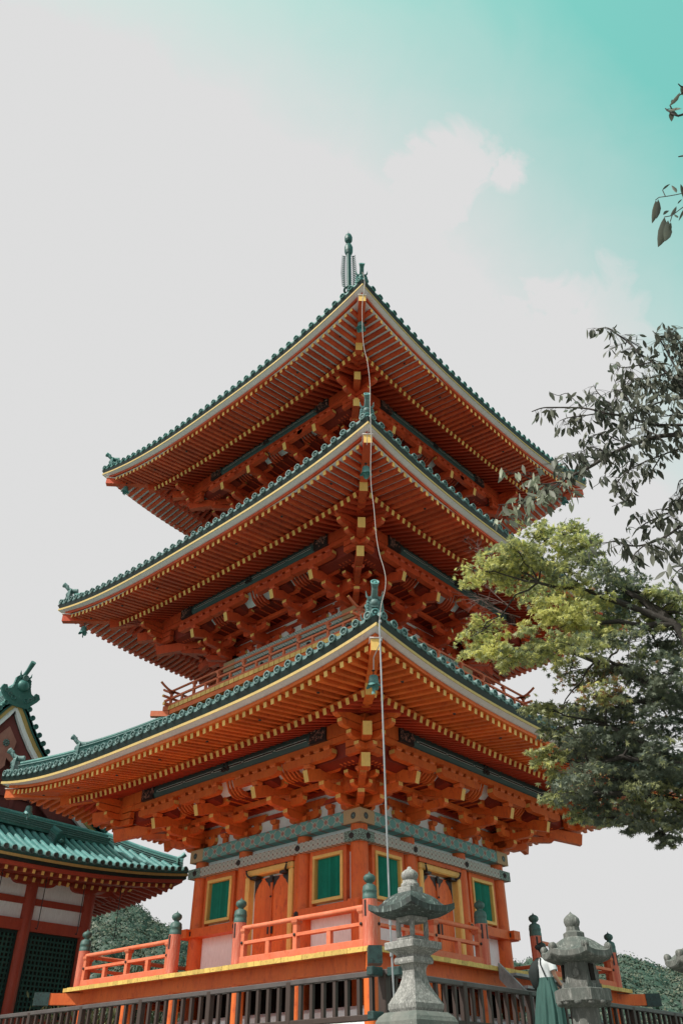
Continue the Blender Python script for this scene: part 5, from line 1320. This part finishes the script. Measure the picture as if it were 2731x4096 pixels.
# cherry
ct = at(3300, 3400, 7.4); cherry = empty('cherry_tree', (ct.x, ct.y, GL)); tag(cherry, 'cherry tree with long drooping dark leaves on branches reaching in from the right', 'tree')
cv = Vector((ct.x, ct.y, GL)); ck = MB(); cl_ = MB()
c1 = lambda x, y: (1850+x/1.78, 1200+y/1.78)
limb(ck, (ct.x, ct.y, GL-.1), (ct.x, ct.y, 3.0), .22, .15, 'bark', .02, 8, 12)
lines = [ # points, radius at root, leaf density per metre, palette
 ([(1700, 950), (1568, 958), (1400, 970), (1200, 1030), (1050, 1100), (900, 1190), (780, 1250), (700, 1290), (620, 1350), (560, 1380)], .024, 1.0, 0),
 ([(700, 1290), (560, 1310), (450, 1260), (400, 1235), (320, 1240)], .006, 1.5, 2), ([(620, 1350), (480, 1400), (380, 1440), (250, 1460)], .006, 1.9, 2), ([(700, 1300), (560, 1400), (440, 1440), (420, 1480)], .005, 1.8, 2),
 ([(1700, 900), (1568, 890), (1350, 885), (1150, 830), (1000, 800), (860, 770), (640, 765), (560, 770), (490, 795)], .014, .8, 0),
 ([(1000, 800), (870, 822), (750, 838), (690, 860)], .006, 1.3, 0), ([(860, 770), (800, 720), (740, 665), (680, 680), (615, 655)], .004, .35, 0),
 ([(1150, 830), (1040, 740), (960, 660), (930, 605)], .007, 1.5, 1), ([(1250, 860), (1200, 740), (1120, 650), (1060, 640)], .007, 1.6, 1),
 ([(1700, 700), (1568, 620), (1450, 520), (1350, 440), (1250, 380), (1190, 310), (1090, 240), (1030, 200), (960, 205)], .016, 1.3, 0),
 ([(1450, 520), (1300, 560), (1180, 560), (1110, 580)], .008, 2.0, 1), ([(1600, 640), (1480, 420), (1400, 280), (1350, 220)], .009, 1.8, 0), ([(1700, 480), (1568, 330), (1480, 230), (1440, 200)], .009, 1.8, 0), ([(1350, 440), (1220, 470), (1130, 480), (1080, 455)], .006, 1.5, 0),
 ([(1568, 700), (1430, 720), (1330, 760), (1300, 820)], .009, 2.0, 1), ([(1600, 800), (1500, 820), (1400, 830)], .008, 2.0, 1), ([(1568, 540), (1500, 600), (1380, 620), (1280, 620), (1200, 640)], .008, 2.0, 1),
 ([(1400, 970), (1330, 940), (1260, 910), (1200, 920)], .007, 1.6, 0), ([(1200, 1030), (1110, 1000), (980, 950), (880, 1000)], .006, 1.7, 0), ([(1050, 1100), (970, 1060), (900, 1050), (850, 1080)], .005, 1.4, 0), ([(900, 1190), (840, 1120), (760, 1110), (700, 1140), (650, 1160)], .005, 1.6, 1),
 ([(1700, 1000), (1568, 1050), (1430, 1100), (1380, 1160), (1330, 1250), (1330, 1310)], .009, .5, 0), ([(1430, 1100), (1300, 1150), (1200, 1200), (1120, 1270), (1080, 1340)], .006, 1.5, 0), ([(1270, 1180), (1180, 1150), (1150, 1240), (1140, 1300)], .004, 1.3, 0), ([(1210, 1320), (1180, 1410), (1110, 1450), (1060, 1470)], .003, .45, 0),
 ([(1120, 1080), (1080, 1180), (1040, 1240)], .003, .3, 0), ([(1010, 1130), (1010, 1260), (910, 1345)], .003, .2, 0), ([(640, 1330), (590, 1450), (585, 1540)], .003, .1, 0), ([(690, 1300), (680, 1400), (630, 1480)], .003, .1, 0),
 ([(1720, 1560), (1568, 1600), (1450, 1680), (1300, 1740), (1200, 1750), (1080, 1720), (1020, 1730)], .012, 1.7, 0), ([(1720, 1380), (1568, 1480), (1450, 1520), (1300, 1590), (1240, 1640)], .009, 1.6, 0), ([(1568, 1380), (1500, 1450), (1420, 1500)], .006, 1.5, 0), ([(1300, 1740), (1230, 1800), (1200, 1870)], .005, 1.3, 0),
 ([(1720, 1150), (1600, 1260), (1540, 1290), (1520, 1380)], .006, 1.5, 0), ([(1720, 1880), (1600, 1890), (1530, 1930), (1490, 1990)], .006, 1.6, 0), ([(1450, 1680), (1420, 1760), (1430, 1800)], .004, 1.2, 0), ([(1700, 1700), (1600, 1760), (1530, 1790)], .006, 1.4, 0),
 ([(1700, 120), (1600, 190), (1568, 200)], .006, 1.2, 0)]
up6 = lambda x, y: (1900+x/1.12, 200+y/1.12)
first_pts = []
allseg = []
for pts, r, den, pal in lines: allseg.append(([c1(*p) for p in pts], r, den, pal))
allseg.append(([up6(1010, 640), up6(960, 655), up6(931, 645)], .005, .5, 0)); allseg.append(([up6(1010, 700), up6(960, 695), up6(931, 702)], .005, .5, 0))
allseg.append(([up6(1010, 250), up6(925, 290), up6(890, 290), up6(850, 262)], .008, .15, 0)); allseg.append(([up6(890, 288), up6(872, 250)], .006, .5, 0)); allseg.append(([up6(1000, 465), up6(931, 474), up6(908, 478)], .006, 0, 0)); allseg.append(([up6(1000, 150), up6(931, 165), up6(908, 152)], .006, .3, 0)); allseg.append(([up6(931, 190), up6(905, 210), up6(880, 240)], .004, .6, 0))
for pts, r, den, pal in allseg:
    D0 = random.uniform(6.2, 6.9) if pal < 2 else 6.3
    if r > .013: D0 = 6.5
    if pts[-1][1] < 1000 and pts[-1][0] < 2735: D0 = 3.7
    W = [at(u, v, D0+random.gauss(0, .02)) for u, v in pts]
    if pts[0][0] > 2735:
        root = Vector((ct.x, ct.y, min(3.0, 2.0+random.uniform(0, 1)))); mid = at(2980, pts[0][1], 6.8); limb(ck, root, mid, max(.05, r*2), max(.02, r*1.3), 'bark', .03, 6, 7, .05); limb(ck, mid, W[0], max(.02, r*1.3), r, 'bark', .02, 4, 6)
    S_ = smooth(W, 5); n = len(S_); ck.tube(S_, [r*(1-.75*i_/n)+.0015 for i_ in range(n)], 'bark', 7)
    acc = 0
    for i_ in range(n-1):
        seg = (S_[i_+1]-S_[i_]).length; acc += seg*den*(21 if pal < 2 else 15)
        while acc > 1:
            acc -= 1; p = S_[i_].lerp(S_[i_+1], random.random())
            off = Vector((random.gauss(0, .07), random.gauss(0, .07), random.gauss(-.03, .05))) if den > .6 else Vector((0, 0, -.01))
            for _ in range(random.choice((2, 3, 4, 5))):
             q = p+off+Vector((random.gauss(0, .022), random.gauss(0, .022), random.gauss(0, .012)));  ck.tube([p, (p+q)/2+Vector((0, 0, .012)), q], .0016, 'bark', 3, caps=False)
             x = random.random()
             m = ('cherry_pale' if x < .5 else 'cherry_grey') if pal == 2 else (('cherry_grey' if x < .5 else 'cherry_dark') if pal == 1 else ('cherry_grey' if x < .22 else 'cherry_dark'))
             cherry_leaf(cl_, q, random.uniform(.08, .138), m)
def leaf_between(p, q, m, bend=.05):
    t = (q-p); s = t.length; t.normalize(); sd = t.cross(fw).normalized(); sd = (sd+fw*random.uniform(-.5, .5)).normalized(); n = sd.cross(t); w = s*.115; P = []
    for k, ww in ((0, 0), (.18, .62), (.42, 1.0), (.68, .8), (.88, .35), (1.0, 0)):
        cpt = p+t*(k*s)+sd*(bend*s*sin(PI*k))
        P.append([cpt] if ww == 0 else [cpt-sd*w*ww+n*w*.4*ww, cpt, cpt+sd*w*ww+n*w*.3*ww])
    F_ = [(0, 1, 2), (0, 2, 3)]
    for r in range(3):
        a_ = 1+3*r; F_ += [(a_, a_+3, a_+4, a_+1), (a_+1, a_+4, a_+5, a_+2)]
    cl_.add([tuple(v) for r in P for v in r], F_+[(10, 13, 11), (11, 13, 12)], m, True)
for x0, y0, x1, y1 in ((808, 672, 790, 778), (818, 668, 810, 757), (846, 748, 817, 884), (862, 762, 848, 858), (874, 770, 868, 826), (836, 628, 872, 600), (878, 606, 900, 640), (905, 690, 925, 668), (890, 735, 905, 752), (840, 738, 868, 720), (918, 600, 931, 665), (915, 190, 866, 252), (900, 700, 872, 742)):
    Dq = 3.7+random.uniform(-.05, .05); leaf_between(at(*up6(x0, y0), Dq), at(*up6(x1, y1), Dq+random.uniform(-.05, .05)), 'cherry_dark')
for P_ in ([(935, 640), (900, 648), (860, 655), (822, 660), (806, 672)], [(935, 700), (905, 722), (880, 742), (846, 748)], [(880, 742), (872, 768)], [(850, 655), (838, 628)]):
    ck.tube([at(*up6(*p_), 3.7) for p_ in P_], .003, 'bark', 5)
tree_part(ck, 'branches', cherry, cv); tree_part(cl_, 'foliage', cherry, cv)

# pale-leaved shrub behind the left end of the veranda
def shrub(u, v, D, w, h, n, m, label, name='shrub', zb=.95):
    c_ = at(u, v, D); s = empty(name, (c_.x, c_.y, zb)); tag(s, label, 'shrub')
    t = MB(); L_ = MB()
    for k in range(14):
        a = random.uniform(0, 2*PI); tip = Vector((cos(a)*w*random.uniform(.3, .9), sin(a)*w*random.uniform(.3, .9), random.uniform(.6, 1)*h)); P = limb(t, (0, 0, 0), tip, .03, .008, 'bark', .04, 5, 5)
        for q in range(n//14):
            i_ = random.uniform(1, 5); b_ = P[int(i_)].lerp(P[min(5, int(i_)+1)], i_ % 1)+Vector((random.gauss(0, w*.22), random.gauss(0, w*.22), random.gauss(0, h*.08)))
            cherry_leaf(L_, b_, random.uniform(.12, .2), m if random.random() < .8 else 'maple_green')
    t.build('stems', s); L_.build('foliage', s)
shrub(600, 3900, 31, 1.6, 3.4, 2600, 'bush_leaf', 'pale leafy shrub between the temple hall and the pagoda veranda')
shrub(800, 3950, 33, 1.3, 2.4, 1400, 'bush_leaf', 'smaller pale shrub half hidden behind the left pagoda column')
shrub(330, 4080, 27, 1.5, 1.6, 1600, 'bush_leaf', 'low leafy shrub seen through the railing in front of the temple hall')

# ------------------------------------------------------------------ ground and hills
b = MB(); b.add([(-900, -900, GL), (900, -900, GL), (900, 900, GL), (-900, 900, GL)], [(0, 1, 2, 3)], 'gravel'); tag(b.build('ground'), kind='structure')
b = MB(); b.box(-8.3, 40, -8.1, 40, GL+.01, .95, 'gravel'); tag(b.build('terrace'), kind='structure')
prof = [(-10, 5), (10, 6.2), (20, 6.4), (22.3, 6.2), (23.1, 6.0), (24.1, 6.35), (25.1, 6.65), (25.9, 6.8), (28.3, 6.95), (34, 6.9), (40, 6.2), (48, 6.9), (51.9, 7.9), (53, 8.5), (54, 8.7), (54.6, 9.0), (55.2, 9.45), (55.8, 9.75), (57, 9.9), (58.4, 9.6), (63, 9.2), (70, 9.3), (95, 7)]
def elev(a):
    for (a0, e0), (a1, e1) in zip(prof, prof[1:]):
        if a0 <= a <= a1: return e0+(e1-e0)*(a-a0)/(a1-a0)
    return 5
def hillz(r, a):
    e_ = math.tan(math.radians(elev(a)))*150; t = max(0, min(1, (r-55)/95)); t = t*t*(3-2*t)
    z = GL-.3+(e_-2.6-GL)*t*(1 if r < 150 else max(.5, 1-(r-150)/260)); x, y = r*cos(math.radians(a)), r*sin(math.radians(a))
    return z+1.5*noise.noise(Vector((x, y, 0))*.035)*t*(0 if 135 < r < 160 else 1)
NA, NR = 80, 26; vs = []
for i_ in range(NA+1):
    a = -10+105*i_/NA
    for j in range(NR+1):
        r = 50+j*8; vs.append((CAM.x+r*cos(math.radians(a)), CAM.y+r*sin(math.radians(a)), hillz(r, a)))
b = MB(); b.add(vs, [(i_*(NR+1)+j, (i_+1)*(NR+1)+j, (i_+1)*(NR+1)+j+1, i_*(NR+1)+j+1) for i_ in range(NA) for j in range(NR)], 'forest_leaf', True); tag(b.build('hills'), kind='structure')
import bmesh
bm = bmesh.new(); bmesh.ops.create_icosphere(bm, subdivisions=2, radius=1); IV = [v.co.copy() for v in bm.verts]; IF = [tuple(v.index for v in f_.verts) for f_ in bm.faces]; bm.free()
b = MB()
def crownblob(c_, s, m):
    o = Vector((random.uniform(0, 99), 0, 0)); vs = []
    for v in IV:
        k = 1+.35*noise.noise(v*1.7+o); vs.append((c_.x+v.x*s*k*.86, c_.y+v.y*s*k*.86, c_.z+v.z*s*.75*k))
    b.add(vs, IF, 'forest_leaf', True)
    for _ in range(int(85*min(2, s))):   # ragged clumps of leaves over the crown
        d = Vector((random.gauss(0, 1), random.gauss(0, 1), random.gauss(.35, 1))).normalized(); k = s*(1+.35*noise.noise(d*1.7+o))
        p = c_+Vector((d.x*k, d.y*k, d.z*k*.85)); t = Vector((random.gauss(0, 1), random.gauss(0, 1), random.gauss(0, 1))); t = (t-d*t.dot(d)*.6).normalized(); u = t.cross(d).normalized(); r = random.uniform(.10, .24)
        b.add([tuple(p-t*r), tuple(p+u*r*.7-d*r*.2), tuple(p+t*r), tuple(p-u*r*.7-d*r*.2)], [(0, 1, 2, 3)], m if random.random() < .8 else 'forest_pale')
bm = bmesh.new(); bmesh.ops.create_icosphere(bm, subdivisions=1, radius=1); IV = [v.co.copy() for v in bm.verts]; IF = [tuple(v.index for v in f_.verts) for f_ in bm.faces]; bm.free()
for k in range(3000):
    a = random.choice((random.uniform(30, 66), random.uniform(50.5, 60), random.uniform(50.5, 60), random.uniform(20, 28), random.uniform(19, 28))); r = 78+76*random.random()**.8
    x, y = CAM.x+r*cos(math.radians(a)), CAM.y+r*sin(math.radians(a)); s = random.uniform(.8, 1.9)*(.5+r/210)
    if 30 < a < 50 and random.random() < .4: continue
    crownblob(Vector((x, y, hillz(r, a)+s*.5)), s, 'forest_leaf' if random.random() < .8 else 'forest_pale')
tag(b.build('forest'), 'dense dark green forest covering the hillsides behind the pagoda', 'forest', kind='stuff')

# ------------------------------------------------------------------ sky and light
SUN_AZ, SUN_EL = math.radians(163), math.radians(48)
sd = Vector((cos(SUN_AZ)*cos(SUN_EL), sin(SUN_AZ)*cos(SUN_EL), sin(SUN_EL)))
sl = bpy.data.lights.new('sun', 'SUN'); sl.energy = 4.2; sl.angle = math.radians(.6); sl.color = (1, .95, .87)
so = bpy.data.objects.new('sun', sl); col.objects.link(so); so.rotation_euler = (-sd).to_track_quat('-Z', 'Y').to_euler()
w = bpy.data.worlds.new('World'); sc.world = w; w.use_nodes = True; nt = w.node_tree; bg = nt.nodes['Background']
sky = nd(nt, 'ShaderNodeTexSky', sky_type='NISHITA'); sky.sun_disc = False; sky.sun_elevation = SUN_EL; sky.sun_rotation = PI/2-SUN_AZ; sky.air_density = 1.0; sky.dust_density = 2.0
tc = nd(nt, 'ShaderNodeTexCoord'); g = tc.outputs['Generated']
dp = nd(nt, 'ShaderNodeVectorMath', operation='DOT_PRODUCT'); nt.links.new(g, dp.inputs[0]); dp.inputs[1].default_value = (-1.2265, -3.2838, -.422)
n1 = nd(nt, 'ShaderNodeTexNoise'); n1.inputs['Scale'].default_value = 3.2; n1.inputs['Detail'].default_value = 6; n1.inputs['Roughness'].default_value = .5; n1.inputs['Distortion'].default_value = .3; nt.links.new(g, n1.inputs['Vector'])
wob = mth(nt, 'MULTIPLY', mth(nt, 'SUBTRACT', n1.outputs['Fac'], .5), .16)
n2 = nd(nt, 'ShaderNodeTexNoise'); n2.inputs['Scale'].default_value = 13; n2.inputs['Detail'].default_value = 9; n2.inputs['Roughness'].default_value = .6; n2.inputs['Distortion'].default_value = .5; nt.links.new(g, n2.inputs['Vector'])
f_ = mth(nt, 'ADD', mth(nt, 'ADD', dp.outputs['Value'], 1.99), mth(nt, 'ADD', wob, mth(nt, 'MULTIPLY', mth(nt, 'SUBTRACT', n2.outputs['Fac'], .5), .22)))
def puff(d, r, amp):   # a cumulus edge drifting in front of the clear sky
    q = nd(nt, 'ShaderNodeVectorMath', operation='DISTANCE'); nt.links.new(g, q.inputs[0]); q.inputs[1].default_value = d
    x = mth(nt, 'ADD', mth(nt, 'SUBTRACT', 1.0, mth(nt, 'DIVIDE', q.outputs['Value'], r)), mth(nt, 'MULTIPLY', mth(nt, 'SUBTRACT', n2.outputs['Fac'], .5), 3.2))
    return mth(nt, 'MULTIPLY', ramp(nt, x, [(.05, (0, 0, 0)), (.4, (1, 1, 1))]), amp)
f_ = mth(nt, 'SUBTRACT', f_, mth(nt, 'MAXIMUM', puff((.470, .250, .847), .060, .30), mth(nt, 'MAXIMUM', mth(nt, 'MAXIMUM', puff((.508, .212, .835), .030, .34), puff((.470, .290, .833), .060, .26)), puff((.66, .24, .70), .10, .2))))
d2 = nd(nt, 'ShaderNodeVectorMath', operation='DOT_PRODUCT'); nt.links.new(g, d2.inputs[0]); d2.inputs[1].default_value = (.487, -.01, .873)
gap = ramp(nt, d2.outputs['Value'], [(.55, (0, 0, 0)), (.74, (1, 1, 1))])   # the break in the cloud cover
clear = mth(nt, 'MULTIPLY', ramp(nt, f_, [(.0, (0, 0, 0)), (.06, (.10, .10, .10)), (.35, (.44, .44, .44)), (.85, (1, 1, 1))]), gap)
mp = nd(nt, 'ShaderNodeVectorMath', operation='SCALE'); nt.links.new(sky.outputs[0], mp.inputs[0]); mp.inputs['Scale'].default_value = .15
tint = mixc(nt, 1.0, mp.outputs[0], SKYTINT, 'MULTIPLY')
c_ = mixc(nt, clear, CLOUD, tint)
nt.links.new(c_, bg.inputs[0]); bg.inputs[1].default_value = 1.0
vs_ = sc.view_settings; vs_.view_transform = 'Standard'; vs_.look = 'None'; vs_.exposure = EXPO; vs_.gamma = 1
